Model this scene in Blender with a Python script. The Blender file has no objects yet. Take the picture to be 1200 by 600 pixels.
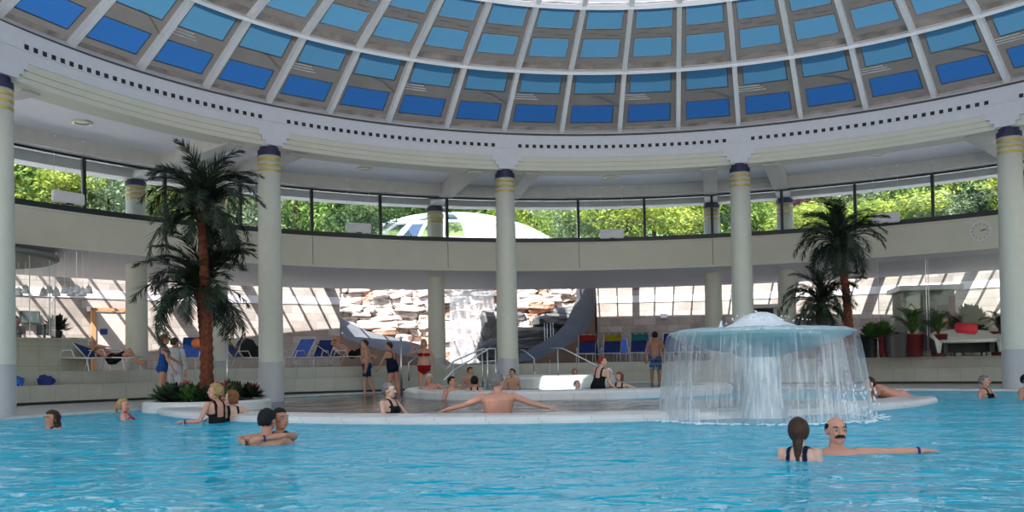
import bpy, bmesh, math, random
from math import sin, cos, pi, radians, sqrt
from mathutils import Vector, Matrix, noise
random.seed(7)
C = bpy.context.scene.collection
CX, CY = 2.787, 12.766          # centre of the round hall
A0 = 0.2975                     # azimuth of one inner column
FOC, PIT, ROL, Y0, CH = 1036.9, 0.0244, 0.0170, 401.4, 0.849
def V(*a): return Vector(a)
def PW(x, y, d=None, z=None, R=None):
    """world point seen at photo pixel x,y at forward distance d, height z, or hall radius R"""
    X, Y = x-600, y-Y0
    c, s = cos(ROL), sin(ROL)
    u, v = c*X-s*Y, s*X+c*Y
    a = (u/FOC, 1, -v/FOC); c, s = cos(PIT), sin(PIT)
    r = V(a[0], c*a[1]-s*a[2], s*a[1]+c*a[2])
    if d is not None: t = d/r.y
    elif z is not None: t = (z-CH)/r.z
    else:
        A = r.x**2+r.y**2; b = -(r.x*CX+r.y*CY); cc = CX*CX+CY*CY-R*R
        t = (-b+sqrt(b*b-A*cc))/A
    return V(r.x*t, r.y*t, r.z*t+CH)
def PO(R, a, z=0.0): return V(CX+R*sin(a), CY+R*cos(a), z)
# ---------- materials ----------
MATS = {}
def mat(name, col, rough=.6, metal=0, var=.06, scale=6, spec=.5, bump=0, trans=0):
    if name in MATS: return MATS[name]
    m = bpy.data.materials.new(name); m.use_nodes = True
    nt = m.node_tree; b = nt.nodes['Principled BSDF']
    b.inputs['Roughness'].default_value = rough; b.inputs['Metallic'].default_value = metal
    b.inputs['Specular IOR Level'].default_value = spec
    tc = nt.nodes.new('ShaderNodeTexCoord'); no = nt.nodes.new('ShaderNodeTexNoise')
    no.inputs['Scale'].default_value = scale; no.inputs['Detail'].default_value = 4
    nt.links.new(tc.outputs['Object'], no.inputs['Vector'])
    r = nt.nodes.new('ShaderNodeValToRGB')
    r.color_ramp.elements[0].position = .3; r.color_ramp.elements[1].position = .7
    r.color_ramp.elements[0].color = (*[max(0, c*(1-var)) for c in col], 1)
    r.color_ramp.elements[1].color = (*[min(1, c*(1+var)) for c in col], 1)
    nt.links.new(no.outputs['Fac'], r.inputs['Fac']); nt.links.new(r.outputs['Color'], b.inputs['Base Color'])
    if bump:
        bp = nt.nodes.new('ShaderNodeBump'); bp.inputs['Strength'].default_value = bump; bp.inputs['Distance'].default_value = .02
        nt.links.new(no.outputs['Fac'], bp.inputs['Height']); nt.links.new(bp.outputs['Normal'], b.inputs['Normal'])
    MATS[name] = m; return m
def brickmat(name, c1, c2, mortar, w, h, ms=.012, rough=.6, offset=.5, nz=.35, bump=.2, ch=None):
    m = bpy.data.materials.new(name); m.use_nodes = True; nt = m.node_tree; b = nt.nodes['Principled BSDF']
    b.inputs['Roughness'].default_value = rough
    uv = nt.nodes.new('ShaderNodeUVMap'); uv.uv_map = 'UVMap'
    br = nt.nodes.new('ShaderNodeTexBrick'); br.offset = offset
    for k, v_ in (('Color1', c1), ('Color2', c2), ('Mortar', mortar)): br.inputs[k].default_value = (*v_, 1)
    br.inputs['Scale'].default_value = 1; br.inputs['Mortar Size'].default_value = ms
    br.inputs['Brick Width'].default_value = w; br.inputs['Row Height'].default_value = h
    nt.links.new(uv.outputs['UV'], br.inputs['Vector'])
    no = nt.nodes.new('ShaderNodeTexNoise'); no.inputs['Scale'].default_value = 2.5; no.inputs['Detail'].default_value = 6
    nt.links.new(uv.outputs['UV'], no.inputs['Vector'])
    r = nt.nodes.new('ShaderNodeMapRange'); r.inputs['To Min'].default_value = 1-nz; r.inputs['To Max'].default_value = 1+nz
    nt.links.new(no.outputs['Fac'], r.inputs['Value'])
    mx = nt.nodes.new('ShaderNodeVectorMath'); mx.operation = 'MULTIPLY'
    cb = nt.nodes.new('ShaderNodeCombineXYZ')
    for i in range(3): nt.links.new(r.outputs['Result'], cb.inputs[i])
    nt.links.new(br.outputs['Color'], mx.inputs[0]); nt.links.new(cb.outputs[0], mx.inputs[1])
    nt.links.new(mx.outputs[0], b.inputs['Base Color'])
    bp = nt.nodes.new('ShaderNodeBump'); bp.inputs['Strength'].default_value = bump; bp.inputs['Distance'].default_value = .01; bp.invert = True
    nt.links.new(br.outputs['Fac'], bp.inputs['Height']); nt.links.new(bp.outputs['Normal'], b.inputs['Normal'])
    MATS[name] = m; return m
def shader(name):
    m = bpy.data.materials.new(name); m.use_nodes = True; nt = m.node_tree; nt.nodes.clear()
    o = nt.nodes.new('ShaderNodeOutputMaterial'); MATS[name] = m
    return m, nt, o, (lambda t, **k: mknode(nt, t, **k))
def mknode(nt, t, **k):
    n = nt.nodes.new(t)
    for a, v_ in k.items(): n.inputs[a.replace('_', ' ')].default_value = v_
    return n
# ---------- mesh builder ----------
class MB:
    def __init__(s): s.bm = bmesh.new(); s.uv = s.bm.loops.layers.uv.new('UVMap')
    def face(s, vs, uvs=None, mi=0):
        try: f = s.bm.faces.new(vs)
        except ValueError: return None
        f.material_index = mi
        if uvs:
            for l, u in zip(f.loops, uvs): l[s.uv].uv = u
        return f
    def quad(s, a, b, c, d, mi=0, uvs=None):
        return s.face([s.bm.verts.new(p) for p in (a, b, c, d)], uvs or ((0,0),(1,0),(1,1),(0,1)), mi)
    def box(s, c, size, M=None, mi=0):
        x, y, z = [k/2 for k in size]; vs = []
        for dx, dy, dz in ((-1,-1,-1),(1,-1,-1),(1,1,-1),(-1,1,-1),(-1,-1,1),(1,-1,1),(1,1,1),(-1,1,1)):
            p = V(dx*x, dy*y, dz*z)
            if M is not None: p = M @ p
            vs.append(s.bm.verts.new(p+Vector(c)))
        for f in ((0,3,2,1),(4,5,6,7),(0,1,5,4),(1,2,6,5),(2,3,7,6),(3,0,4,7)):
            us = []
            for i in f:
                p = vs[i].co; us.append((p.x+p.y, p.z) if f not in ((0,3,2,1),(4,5,6,7)) else (p.x, p.y))
            s.face([vs[i] for i in f], us, mi)
        return s
    def tube(s, pts, rad, n=8, mi=0, caps=True, flat=None):
        pts = [Vector(p) for p in pts]
        if not hasattr(rad, '__len__'): rad = [rad]*len(pts)
        rings = []; ref = None
        for i, p in enumerate(pts):
            t = (pts[min(i+1, len(pts)-1)]-pts[max(i-1, 0)]).normalized()
            if ref is None: ref = V(0,0,1) if abs(t.z) < .9 else V(1,0,0)
            a = t.cross(ref)
            if a.length < 1e-4: a = t.cross(V(0,1,0))
            a.normalize(); b = a.cross(t).normalized(); ref = b
            r = rad[i]; ra, rb = (r if hasattr(r, '__len__') else (r, r))
            rings.append([s.bm.verts.new(p+a*ra*cos(2*pi*k/n)+b*rb*sin(2*pi*k/n)) for k in range(n)])
        L = 0
        for i in range(len(rings)-1):
            dl = (pts[i+1]-pts[i]).length
            for k in range(n):
                s.face([rings[i][k], rings[i][(k+1)%n], rings[i+1][(k+1)%n], rings[i+1][k]], ((k/n, L), ((k+1)/n, L), ((k+1)/n, L+dl), (k/n, L+dl)), mi)
            L += dl
        if caps: s.face(rings[0][::-1], None, mi); s.face(rings[-1], None, mi)
        return s
    def loft(s, centers, radii, S, F, n=14, mi=0):
        rings = []
        for i, (c, (a, b)) in enumerate(zip(centers, radii)):
            Si = S[i] if isinstance(S, list) else S; Fi = F[i] if isinstance(F, list) else F
            rings.append([s.bm.verts.new(c+Si*a*cos(2*pi*k/n)+Fi*b*sin(2*pi*k/n)) for k in range(n)])
        for i in range(len(rings)-1):
            for k in range(n): s.face([rings[i][k], rings[i][(k+1)%n], rings[i+1][(k+1)%n], rings[i+1][k]], None, mi)
        s.face(rings[0][::-1], None, mi); s.face(rings[-1], None, mi); return s
    def ell(s, c, r, M=None, sub=2, mi=0, fn=None):
        t = bmesh.ops.create_icosphere(s.bm, subdivisions=sub, radius=1)
        for v_ in t['verts']:
            p = v_.co.copy(); k = fn(p) if fn else 1
            p = V(p.x*r[0]*k, p.y*r[1]*k, p.z*r[2]*k)
            if M is not None: p = M @ p
            v_.co = p+Vector(c)
        if mi:
            fs = set()
            for v_ in t['verts']: fs.update(v_.link_faces)
            for f in fs: f.material_index = mi
        return s
    def lathe(s, prof, c=(0,0,0), n=24, mi=0, a0=0, a1=None, cap=False):
        """open profile [(r,z)], revolved about vertical axis at c"""
        full = a1 is None; a1 = 2*pi if full else a1; m = n if full else n+1; c = Vector(c); rings = []
        L = [0]
        for i in range(1, len(prof)): L.append(L[-1]+sqrt((prof[i][0]-prof[i-1][0])**2+(prof[i][1]-prof[i-1][1])**2))
        for r, z in prof: rings.append([s.bm.verts.new(c+V(r*sin(a0+(a1-a0)*k/n), r*cos(a0+(a1-a0)*k/n), z)) for k in range(m)])
        R = max(p[0] for p in prof)
        for i in range(len(prof)-1):
            for k in range(n):
                k2 = (k+1)%m; u0, u1 = R*(a1-a0)*k/n, R*(a1-a0)*(k+1)/n
                s.face([rings[i][k], rings[i+1][k], rings[i+1][k2], rings[i][k2]], ((u0, L[i]), (u0, L[i+1]), (u1, L[i+1]), (u1, L[i])), mi)
        if cap: s.face(rings[0], None, mi); s.face(rings[-1][::-1], None, mi)
        return s
    def arc(s, prof, a0, a1, n, c=None, mi=0, caps=True):
        """closed profile [(r,z)] swept from azimuth a0 to a1"""
        full = abs(a1-a0-2*pi) < 1e-6; m = n if full else n+1; cx, cy = c or (CX, CY); P = len(prof); rings = []
        for k in range(m):
            a = a0+(a1-a0)*k/n
            rings.append([s.bm.verts.new((cx+r*sin(a), cy+r*cos(a), z)) for r, z in prof])
        for i in range(P):
            j = (i+1)%P; (r0, z0), (r1, z1) = prof[i], prof[j]
            vert = abs(z1-z0) > abs(r1-r0)
            for k in range(n):
                k2 = (k+1)%m; b0, b1 = a0+(a1-a0)*k/n, a0+(a1-a0)*(k+1)/n
                va, vb = (z0, z1) if vert else (r0, r1); Ru = (r0+r1)/2
                s.face([rings[k][i], rings[k][j], rings[k2][j], rings[k2][i]], ((Ru*b0, va), (Ru*b0, vb), (Ru*b1, vb), (Ru*b1, va)), mi)
        if caps and not full: s.face(rings[0], None, mi); s.face(rings[-1][::-1], None, mi)
        return s
    def build(s, name, m=None, parent=None, smooth=False, origin=None, **props):
        bmesh.ops.recalc_face_normals(s.bm, faces=s.bm.faces)
        me = bpy.data.meshes.new(name)
        if origin is not None: bmesh.ops.translate(s.bm, verts=s.bm.verts, vec=-Vector(origin))
        s.bm.to_mesh(me); s.bm.free()
        for x in (m if isinstance(m, (list, tuple)) else [m]):
            if x is not None: me.materials.append(MATS[x] if isinstance(x, str) else x)
        if smooth:
            for p in me.polygons: p.use_smooth = True
        o = bpy.data.objects.new(name, me); C.objects.link(o)
        if origin is not None: o.location = origin
        if parent is not None: o.parent = parent
        for k, v_ in props.items(): o[k] = v_
        return o
def tag(o, label, cat, group=None, kind=None):
    o['label'] = label; o['category'] = cat
    if group: o['group'] = group
    if kind: o['kind'] = kind
    return o
def thing(name, label, cat, loc=(0,0,0), rz=0, group=None):
    o = bpy.data.objects.new(name, None); C.objects.link(o); o.empty_display_size = .2
    o.location = loc; o.rotation_euler = (0, 0, rz); return tag(o, label, cat, group)
def copy_tree(o, loc=None, rz=None, label=None, parent=None, scale=None):
    c = o.copy(); C.objects.link(c)
    if parent is not None: c.parent = parent
    if loc is not None: c.location = loc
    if rz is not None: c.rotation_euler = (0, 0, rz)
    if scale is not None: c.scale = (scale,)*3
    if label: c['label'] = label
    for ch in list(o.children): copy_tree(ch, parent=c)
    return c
def ST(o): o['kind'] = 'structure'; return o
brickmat('shorts_pattern', (.03,.10,.34), (.50,.60,.78), (.02,.04,.15), .20, .09, .012, .9)
m = MATS['shorts_pattern']; nt = m.node_tree
tc = nt.nodes.new('ShaderNodeTexCoord')
for n_ in nt.nodes:
    if n_.type == 'TEX_BRICK': mp = nt.nodes.new('ShaderNodeMapping'); mp.inputs['Rotation'].default_value = (pi/2, 0, 0); nt.links.new(tc.outputs['Object'], mp.inputs[0]); nt.links.new(mp.outputs[0], n_.inputs['Vector']); n_.inputs['Scale'].default_value = 1.4
mat('lamp_ring', (.75,.70,.45), .4); mat('ball_orange', (.9,.18,.04), .4)
mat('white_paint', (.62,.62,.66), .55, var=.03)
mat('cream_paint', (.60,.59,.50), .6, var=.03, scale=2)
mat('rib_white', (.86,.86,.88), .5, var=.03)
mat('lilac_ceiling', (.84,.83,.88), .7, var=.02)
mat('beam_grey', (.50,.49,.46), .65, var=.06, scale=4)
mat('column_paint', (.56,.57,.50), .5, var=.03)
mat('navy', (.012,.014,.06), .45)
mat('gold', (.55,.40,.10), .35, metal=.5)
mat('black_frame', (.012,.015,.022), .35)
mat('dark_gap', (.08,.08,.08), .8)
mat('dark_hole', (.02,.02,.025), .8)
mat('steel', (.6,.6,.62), .3, metal=.9)
mat('white_metal', (.7,.71,.73), .4)
mat('white_plastic', (.72,.72,.76), .45)
mat('marble', (.62,.62,.60), .3, var=.1, scale=3)
mat('blue_fabric', (.015,.035,.20), .8, var=.2)
mat('blue_fabric_light', (.05,.13,.55), .75, var=.15)
mat('teak', (.35,.2,.1), .6)
mat('black_plastic', (.015,.015,.018), .4)
mat('dark_brown', (.035,.025,.022), .6)
mat('rock_light', (.46,.41,.38), .9, var=.45, scale=2.5, bump=.6)
mat('rock_pink', (.42,.25,.18), .9, var=.35, scale=3, bump=.6)
mat('rock_dark', (.10,.105,.11), .6, var=.5, scale=3, bump=.6)
mat('brown_wall', (.20,.135,.11), .75, var=.2, scale=.8)
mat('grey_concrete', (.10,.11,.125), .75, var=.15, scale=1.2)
mat('soil', (.03,.022,.015), .95)
mat('grass', (.14,.20,.06), .95, var=.5, scale=.6)
mat('paving', (.5,.48,.44), .8)
mat('red_pot', (.13,.012,.015), .35, var=.15)
mat('black_pot', (.02,.02,.022), .4)
mat('terracotta', (.45,.15,.09), .6)
mat('leaf_dark', (.02,.05,.015), .75, var=.5, scale=3)
mat('leaf_mid', (.05,.12,.025), .45, var=.4, scale=3)
mat('leaf_bright', (.16,.26,.035), .5, var=.4, scale=3)
mat('palm_leaf', (.012,.026,.012), .5, var=.5, scale=4)
mat('palm_trunk', (.13,.034,.014), .9, var=.55, scale=14, bump=.7)
mat('red_flower', (.55,.02,.02), .6)
mat('orange_wood', (.42,.22,.10), .6)
mat('door_grey', (.42,.38,.37), .6)
mat('screen', (.05,.07,.07), .2)
mat('cream_cushion', (.62,.62,.55), .85)
mat('red_cushion', (.65,.04,.06), .8)
mat('wicker', (.04,.04,.045), .7)
mat('booth_grey', (.19,.20,.19), .6)
mat('booth_glass', (.10,.11,.12), .1)
for n, c in (('towel_red',(.35,.02,.02)),('towel_yellow',(.45,.36,.03)),('towel_teal',(.02,.22,.26)),('towel_white',(.82,.82,.84)),('towel_gold',(.75,.5,.05)),('towel_pale',(.45,.5,.6)),('cloth_black',(.015,.015,.018)),('cloth_navy',(.012,.018,.06)),('cloth_red',(.5,.01,.02)),('cloth_blue',(.03,.07,.25)),('cloth_grey',(.35,.36,.4)),('towel_blue',(.02,.12,.45)),('towel_navy',(.015,.03,.16)),('cloth_pink',(.6,.05,.12))):
    mat(n, c, .9, var=.15, scale=9)
for n, c in (('skin_tan',(.46,.22,.14)),('skin_pale',(.62,.38,.29)),('skin_red',(.56,.27,.19)),('skin_brown',(.30,.13,.07))):
    mat(n, c, .5, var=.06, scale=5)
for n, c in (('hair_black',(.010,.009,.010)),('hair_brown',(.05,.028,.018)),('hair_blond',(.36,.23,.10)),('hair_red',(.22,.03,.03)),('hair_grey',(.17,.16,.16)),('hair_white',(.6,.6,.6)),('hair_auburn',(.20,.08,.035)),('cap_white',(.8,.8,.82))):
    mat(n, c, .65, var=.3, scale=30, spec=.2)
mat('lips', (.40,.12,.10), .5); mat('eye_dark', (.02,.015,.012), .2); mat('eye_white', (.38,.36,.35), .3)
brickmat('stone_wall', (.24,.205,.185), (.37,.335,.31), (.22,.20,.19), .95, .30, .012, .8, nz=.4)
brickmat('terrace_tile', (.42,.42,.36), (.46,.46,.40), (.32,.32,.28), .62, 5., .008, .5, offset=0, nz=.16)
brickmat('counter_tile', (.42,.42,.33), (.45,.45,.36), (.28,.28,.24), .5, .5, .006, .5, offset=0, nz=.2)
brickmat('deck_tile', (.50,.49,.46), (.54,.53,.50), (.36,.36,.34), .4, .4, .008, .5, offset=0, nz=.1)
brickmat('mosaic', (.27,.30,.35), (.33,.36,.41), (.42,.43,.44), .045, .045, .12, .4, offset=0, nz=.1)
brickmat('marble_rim', (.62,.62,.61), (.66,.66,.65), (.40,.41,.41), .75, 3., .006, .3, offset=0, nz=.15)
brickmat('pool_tile', (.02,.58,.78), (.03,.62,.82), (.10,.68,.82), .30, .30, .01, .4, offset=0, nz=.08)
brickmat('shallow_tile', (.33,.36,.37), (.38,.41,.42), (.45,.47,.47), .30, .30, .01, .4, offset=0, nz=.1)
mat('panel_band', (.36,.31,.28), .8, var=.4, scale=2.5)  # mottled brown tone for the lowest strip of each dome panel
# water
def water(name, body, mixd, scale, strength, gl=.8, dist=.05, fmax=1.0):
    m, nt, o, N = shader(name); L = nt.links.new
    tc = N('ShaderNodeTexCoord'); mp = N('ShaderNodeMapping'); mp.inputs['Scale'].default_value = (.75, 1.0, 1)
    L(tc.outputs['Object'], mp.inputs['Vector'])
    n1 = N('ShaderNodeTexNoise', Scale=scale, Detail=3.0, Roughness=.5, Distortion=.6); L(mp.outputs[0], n1.inputs['Vector'])
    n2 = N('ShaderNodeTexNoise', Scale=scale*.3, Detail=2.0, Distortion=.3); L(mp.outputs[0], n2.inputs['Vector'])
    ad = N('ShaderNodeMath'); ad.operation = 'MULTIPLY_ADD'; ad.inputs[1].default_value = 2.8
    L(n2.outputs['Fac'], ad.inputs[0]); L(n1.outputs['Fac'], ad.inputs[2])
    bp = N('ShaderNodeBump', Strength=strength, Distance=dist); L(ad.outputs[0], bp.inputs['Height'])
    tr = N('ShaderNodeBsdfTransparent'); tr.inputs['Color'].default_value = (*[min(1, c*.6+.45) for c in body], 1)
    df = N('ShaderNodeBsdfDiffuse'); df.inputs['Color'].default_value = (*body, 1)
    m1 = N('ShaderNodeMixShader', Fac=mixd); L(tr.outputs[0], m1.inputs[1]); L(df.outputs[0], m1.inputs[2])
    g = N('ShaderNodeBsdfGlossy', Roughness=.04); L(bp.outputs[0], g.inputs['Normal']); g.inputs['Color'].default_value = (gl, gl, gl, 1)
    fr = N('ShaderNodeFresnel', IOR=1.33); L(bp.outputs[0], fr.inputs['Normal'])
    m2 = N('ShaderNodeMixShader'); pw_ = N('ShaderNodeMath'); pw_.operation = 'POWER'; pw_.inputs[1].default_value = 3.0 if fmax < 1 else 1; L(fr.outputs[0], pw_.inputs[0]); fm = N('ShaderNodeMapRange'); fm.inputs['To Max'].default_value = fmax; L(pw_.outputs[0], fm.inputs['Value']); L(fm.outputs[0], m2.inputs['Fac']); L(m1.outputs[0], m2.inputs[1]); L(g.outputs[0], m2.inputs[2])
    L(m2.outputs[0], o.inputs['Surface'])
water('pool_water', (.0,.47,.68), .90, 3.4, 1.0, 1., .46, .38)
water('shallow_water', (.12,.16,.18), .15, 4.0, 1.0, .9, .05)
water('spa_water', (.10,.45,.48), .45, 4.0, .8, .8, .05)
# window glass
m, nt, o, N = shader('window_glass'); L = nt.links.new
tr = N('ShaderNodeBsdfTransparent'); tr.inputs['Color'].default_value = (.93,.96,.95,1)
g = N('ShaderNodeBsdfGlossy', Roughness=.02); g.inputs['Color'].default_value = (.9,.95,1,1)
fr = N('ShaderNodeFresnel', IOR=1.35); mx = N('ShaderNodeMixShader')
L(fr.outputs[0], mx.inputs[0]); L(tr.outputs[0], mx.inputs[1]); L(g.outputs[0], mx.inputs[2]); L(mx.outputs[0], o.inputs['Surface'])
# dome materials
def translucent(name, col, tcol, f, rough=1., scale=1.2, var=.2):
    m, nt, o, N = shader(name); L = nt.links.new
    tc = N('ShaderNodeTexCoord'); no = N('ShaderNodeTexNoise', Scale=scale, Detail=5.0); L(tc.outputs['Object'], no.inputs['Vector'])
    r = N('ShaderNodeValToRGB'); L(no.outputs['Fac'], r.inputs['Fac'])
    r.color_ramp.elements[0].position = .3; r.color_ramp.elements[1].position = .7
    r.color_ramp.elements[0].color = (*[c*(1-var) for c in col], 1); r.color_ramp.elements[1].color = (*[min(1, c*(1+var)) for c in col], 1)
    d = N('ShaderNodeBsdfDiffuse'); L(r.outputs[0], d.inputs['Color'])
    t = N('ShaderNodeBsdfTranslucent'); t.inputs['Color'].default_value = (*tcol, 1)
    x = N('ShaderNodeMixShader', Fac=f); L(d.outputs[0], x.inputs[1]); L(t.outputs[0], x.inputs[2]); L(x.outputs[0], o.inputs['Surface'])
translucent('dome_panel', (.20,.19,.18), (.07,.067,.064), .5)
translucent('diffuser_glass', (.7,.7,.7), (.26,.27,.29), .6, var=.02)
translucent('blue_glass_dark', (.02,.06,.17), (.015,.07,.20), .5, scale=.8, var=.15)
translucent('blue_glass_light', (.06,.14,.23), (.045,.135,.22), .5, scale=.8, var=.15)
translucent('white_ribs_glare', (.85,.87,.9), (.8,.85,.9), .3, var=.03)
# falling water
def fall(name, dens, sx, sy, col=(.85,.92,1.0)):
    m, nt, o, N = shader(name); L = nt.links.new
    uv = N('ShaderNodeUVMap'); uv.uv_map = 'UVMap'; mp = N('ShaderNodeMapping'); mp.inputs['Scale'].default_value = (sx, sy, 1)
    L(uv.outputs[0], mp.inputs[0]); n1 = N('ShaderNodeTexNoise', Scale=1.0, Detail=6.0, Roughness=.65, Distortion=.4); L(mp.outputs[0], n1.inputs['Vector'])
    n2 = N('ShaderNodeTexNoise', Scale=1.3, Detail=3.0); L(uv.outputs[0], n2.inputs['Vector'])
    sp = N('ShaderNodeSeparateXYZ'); L(uv.outputs[0], sp.inputs[0])
    a = N('ShaderNodeMath'); a.operation = 'MULTIPLY_ADD'; a.inputs[1].default_value = .9; L(n2.outputs['Fac'], a.inputs[0]); L(n1.outputs['Fac'], a.inputs[2])
    r = N('ShaderNodeMapRange'); r.inputs['From Min'].default_value = (.95-dens*.2) if dens > -.5 else .88; r.inputs['From Max'].default_value = (1.25-dens*.2) if dens > -.5 else 1.26
    r.inputs['To Min'].default_value = max(.05, .16+.3*dens); r.inputs['To Max'].default_value = .93 if dens > -.5 else .62
    L(a.outputs[0], r.inputs['Value'])
    # denser with falling distance (v grows downwards)
    b = N('ShaderNodeMath'); b.operation = 'MULTIPLY_ADD'; b.inputs[1].default_value = .16 if dens < 0 else .22; L(sp.outputs['Y'], b.inputs[0]); L(r.outputs[0], b.inputs[2]); b.use_clamp = True
    bp = N('ShaderNodeBump', Strength=1.0, Distance=.05); L(n1.outputs['Fac'], bp.inputs['Height'])
    tr = N('ShaderNodeBsdfTransparent'); d = N('ShaderNodeBsdfDiffuse'); d.inputs['Color'].default_value = (*col, 1); L(bp.outputs[0], d.inputs['Normal'])
    tl = N('ShaderNodeBsdfTranslucent'); tl.inputs['Color'].default_value = (*col, 1); x0 = N('ShaderNodeMixShader', Fac=.35); L(d.outputs[0], x0.inputs[1]); L(tl.outputs[0], x0.inputs[2])
    g = N('ShaderNodeBsdfGlossy', Roughness=.12); L(bp.outputs[0], g.inputs['Normal'])
    x1 = N('ShaderNodeMixShader', Fac=.4); L(x0.outputs[0], x1.inputs[1]); L(g.outputs[0], x1.inputs[2])
    x2 = N('ShaderNodeMixShader'); L(b.outputs[0], x2.inputs[0]); L(tr.outputs[0], x2.inputs[1]); L(x1.outputs[0], x2.inputs[2]); L(x2.outputs[0], o.inputs['Surface'])
fall('curtain_water', -.9, 20, .7)
fall('stem_water', .9, 14, 3, (.75,.9,.97))
fall('cascade_water', -.1, 8, 4.5, (.55,.58,.62))
mat('foam', (.80,.87,.93), .5, var=.08, scale=14, bump=.8)
mat('fountain_teal', (.20,.42,.44), .25, var=.12, scale=5)
# foliage (leaf cards of trees outside)
def foliage(name, c1, c2):
    m, nt, o, N = shader(name); L = nt.links.new
    tc = N('ShaderNodeTexCoord'); no = N('ShaderNodeTexNoise', Scale=1.6, Detail=3.0); L(tc.outputs['Object'], no.inputs['Vector'])
    r = N('ShaderNodeValToRGB'); L(no.outputs['Fac'], r.inputs['Fac']); e = r.color_ramp.elements
    e[0].position = .35; e[1].position = .65; e[0].color = (*c1, 1); e[1].color = (*c2, 1)
    d = N('ShaderNodeBsdfDiffuse'); t = N('ShaderNodeBsdfTranslucent'); L(r.outputs[0], d.inputs['Color']); L(r.outputs[0], t.inputs['Color'])
    x = N('ShaderNodeMixShader', Fac=.4); L(d.outputs[0], x.inputs[1]); L(t.outputs[0], x.inputs[2]); L(x.outputs[0], o.inputs['Surface'])
foliage('foliage_bright', (.22,.32,.05), (.50,.55,.14))
foliage('foliage_mid', (.09,.19,.05), (.28,.38,.11))
foliage('foliage_dark', (.04,.08,.035), (.13,.20,.08))
foliage('foliage_purple', (.05,.02,.035), (.13,.06,.09))
foliage('foliage_silver', (.15,.22,.12), (.36,.44,.28))
mat('bark', (.08,.055,.04), .9, var=.4, scale=8)
D = radians
AL, AR = -1.22, 1.10
# ---- floors, pools ----
RC = (0.7, 21.0); RR = 8.5
def ring_reach(a):
    # far distance from hall centre along azimuth a to the ring pool circle
    dx, dy = sin(a), cos(a); ox, oy = CX-RC[0], CY-RC[1]
    b = dx*ox+dy*oy; c = ox*ox+oy*oy-RR*RR; q = b*b-c
    return -b+sqrt(q) if q > 0 else 0
def bound(a): return min(16.75, max(12.3, ring_reach(a)))
def fan(z, f, n=240, r0=0, mi=0, mb=None, cell=12):
    mb = mb or MB(); rings = []
    for i in range(cell+1):
        rings.append([])
        for k in range(n):
            a = 2*pi*k/n; r = r0+(f(a)-r0)*i/cell; rings[-1].append(mb.bm.verts.new(PO(r+.001*(i == 0), a, z)))
    for i in range(cell):
        for k in range(n):
            q = [rings[i][k], rings[i+1][k], rings[i+1][(k+1)%n], rings[i][(k+1)%n]]; mb.face(q, [(p.co.x, p.co.y) for p in q], mi)
    return mb
tag(fan(0, bound).build('pool_water', 'pool_water'), 'rippling turquoise water filling the big round pool', 'water', kind='stuff')
ST(fan(-1.38, bound).build('floor', 'pool_tile'))
mb = MB(); n = 240
for k in range(n):
    a, b = 2*pi*k/n, 2*pi*(k+1)/n
    mb.quad(PO(bound(a), a, -1.38), PO(bound(b), b, -1.38), PO(bound(b), b, -.03), PO(bound(a), a, -.03), uvs=((a*12,-1.4),(b*12,-1.4),(b*12,0),(a*12,0)))
    mb.quad(PO(bound(a), a, -.03), PO(bound(b), b, -.03), PO(bound(b), b, .05), PO(bound(a), a, .05), mi=1)
ST(mb.build('wall_pool', ['pool_tile', 'marble']))
mb = MB(); rings = []
for rr in range(5):
    rings.append([mb.bm.verts.new(PO(bound(2*pi*k/n)+(19.7-bound(2*pi*k/n))*rr/4, 2*pi*k/n, .05)) for k in range(n)])
for rr in range(4):
    for k in range(n):
        q = [rings[rr][k], rings[rr+1][k], rings[rr+1][(k+1)%n], rings[rr][(k+1)%n]]; mb.face(q, [(p.co.x, p.co.y) for p in q])
ST(mb.build('floor', 'deck_tile'))
# marble rim of the ring pool (outer) : azimuth about RC, pi = towards camera
def rim(c, R, w, zb, zt, a0, a1, n, name, label, m='marble_rim', cat='pool rim'):
    r0, r1 = R-w, R; k = .05
    prof = [(r0, zb), (r0, zt-k), (r0+k, zt), (r1-k*2, zt), (r1-k*.6, zt-k*.5), (r1, zt-k*1.6), (r1, zb)]
    o = MB().arc(prof, a0, a1, n, c).build(name, m, smooth=False); return tag(o, label, cat)
rim(RC, RR, .72, -1.38, .125, pi-D(58), pi+D(70), 90, 'marble_rim', 'long curved pale marble rim sweeping in front of the columns and behind the fountain')
# shallow basin inside the ring
mb = MB().arc([(0.01, -.32), (RR-.7, -.32), (RR-.7, -1.3), (0.01, -1.3)], 0, 2*pi, 96, RC); ST(mb.build('floor', 'shallow_tile'))
tag(MB().arc([(0.01,.012),(RR-.72,.012),(RR-.72,.004),(.01,.004)], pi-D(60), pi+D(178), 120, RC).build('shallow_water', 'shallow_water'), 'dark glittering shallow water between the two marble rims', 'water', kind='stuff')
# raised whirlpool
JC = (1.5, 24.75)
rim(JC, 4.5, .55, -.32, .235, 0, 2*pi, 96, 'marble_rim', 'inner round marble rim of the raised whirlpool behind the long curved rim')
ST(MB().arc([(0.01,-.1),(3.95,-.1),(3.95,-.3),(.01,-.3)], 0, 2*pi, 64, JC).build('floor', 'pool_tile'))
tag(MB().arc([(0.01,.19),(3.96,.19),(3.96,.18),(.01,.18)], 0, 2*pi, 64, JC).build('whirlpool_water', 'spa_water'), 'pale turquoise water of the raised round whirlpool', 'water', kind='stuff')
rim((1.2, 25.3), 1.72, .4, -.1, .52, 0, 2*pi, 64, 'whirlpool_wall', 'low white round wall in the middle of the whirlpool, partly sunlit', 'marble')
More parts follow.
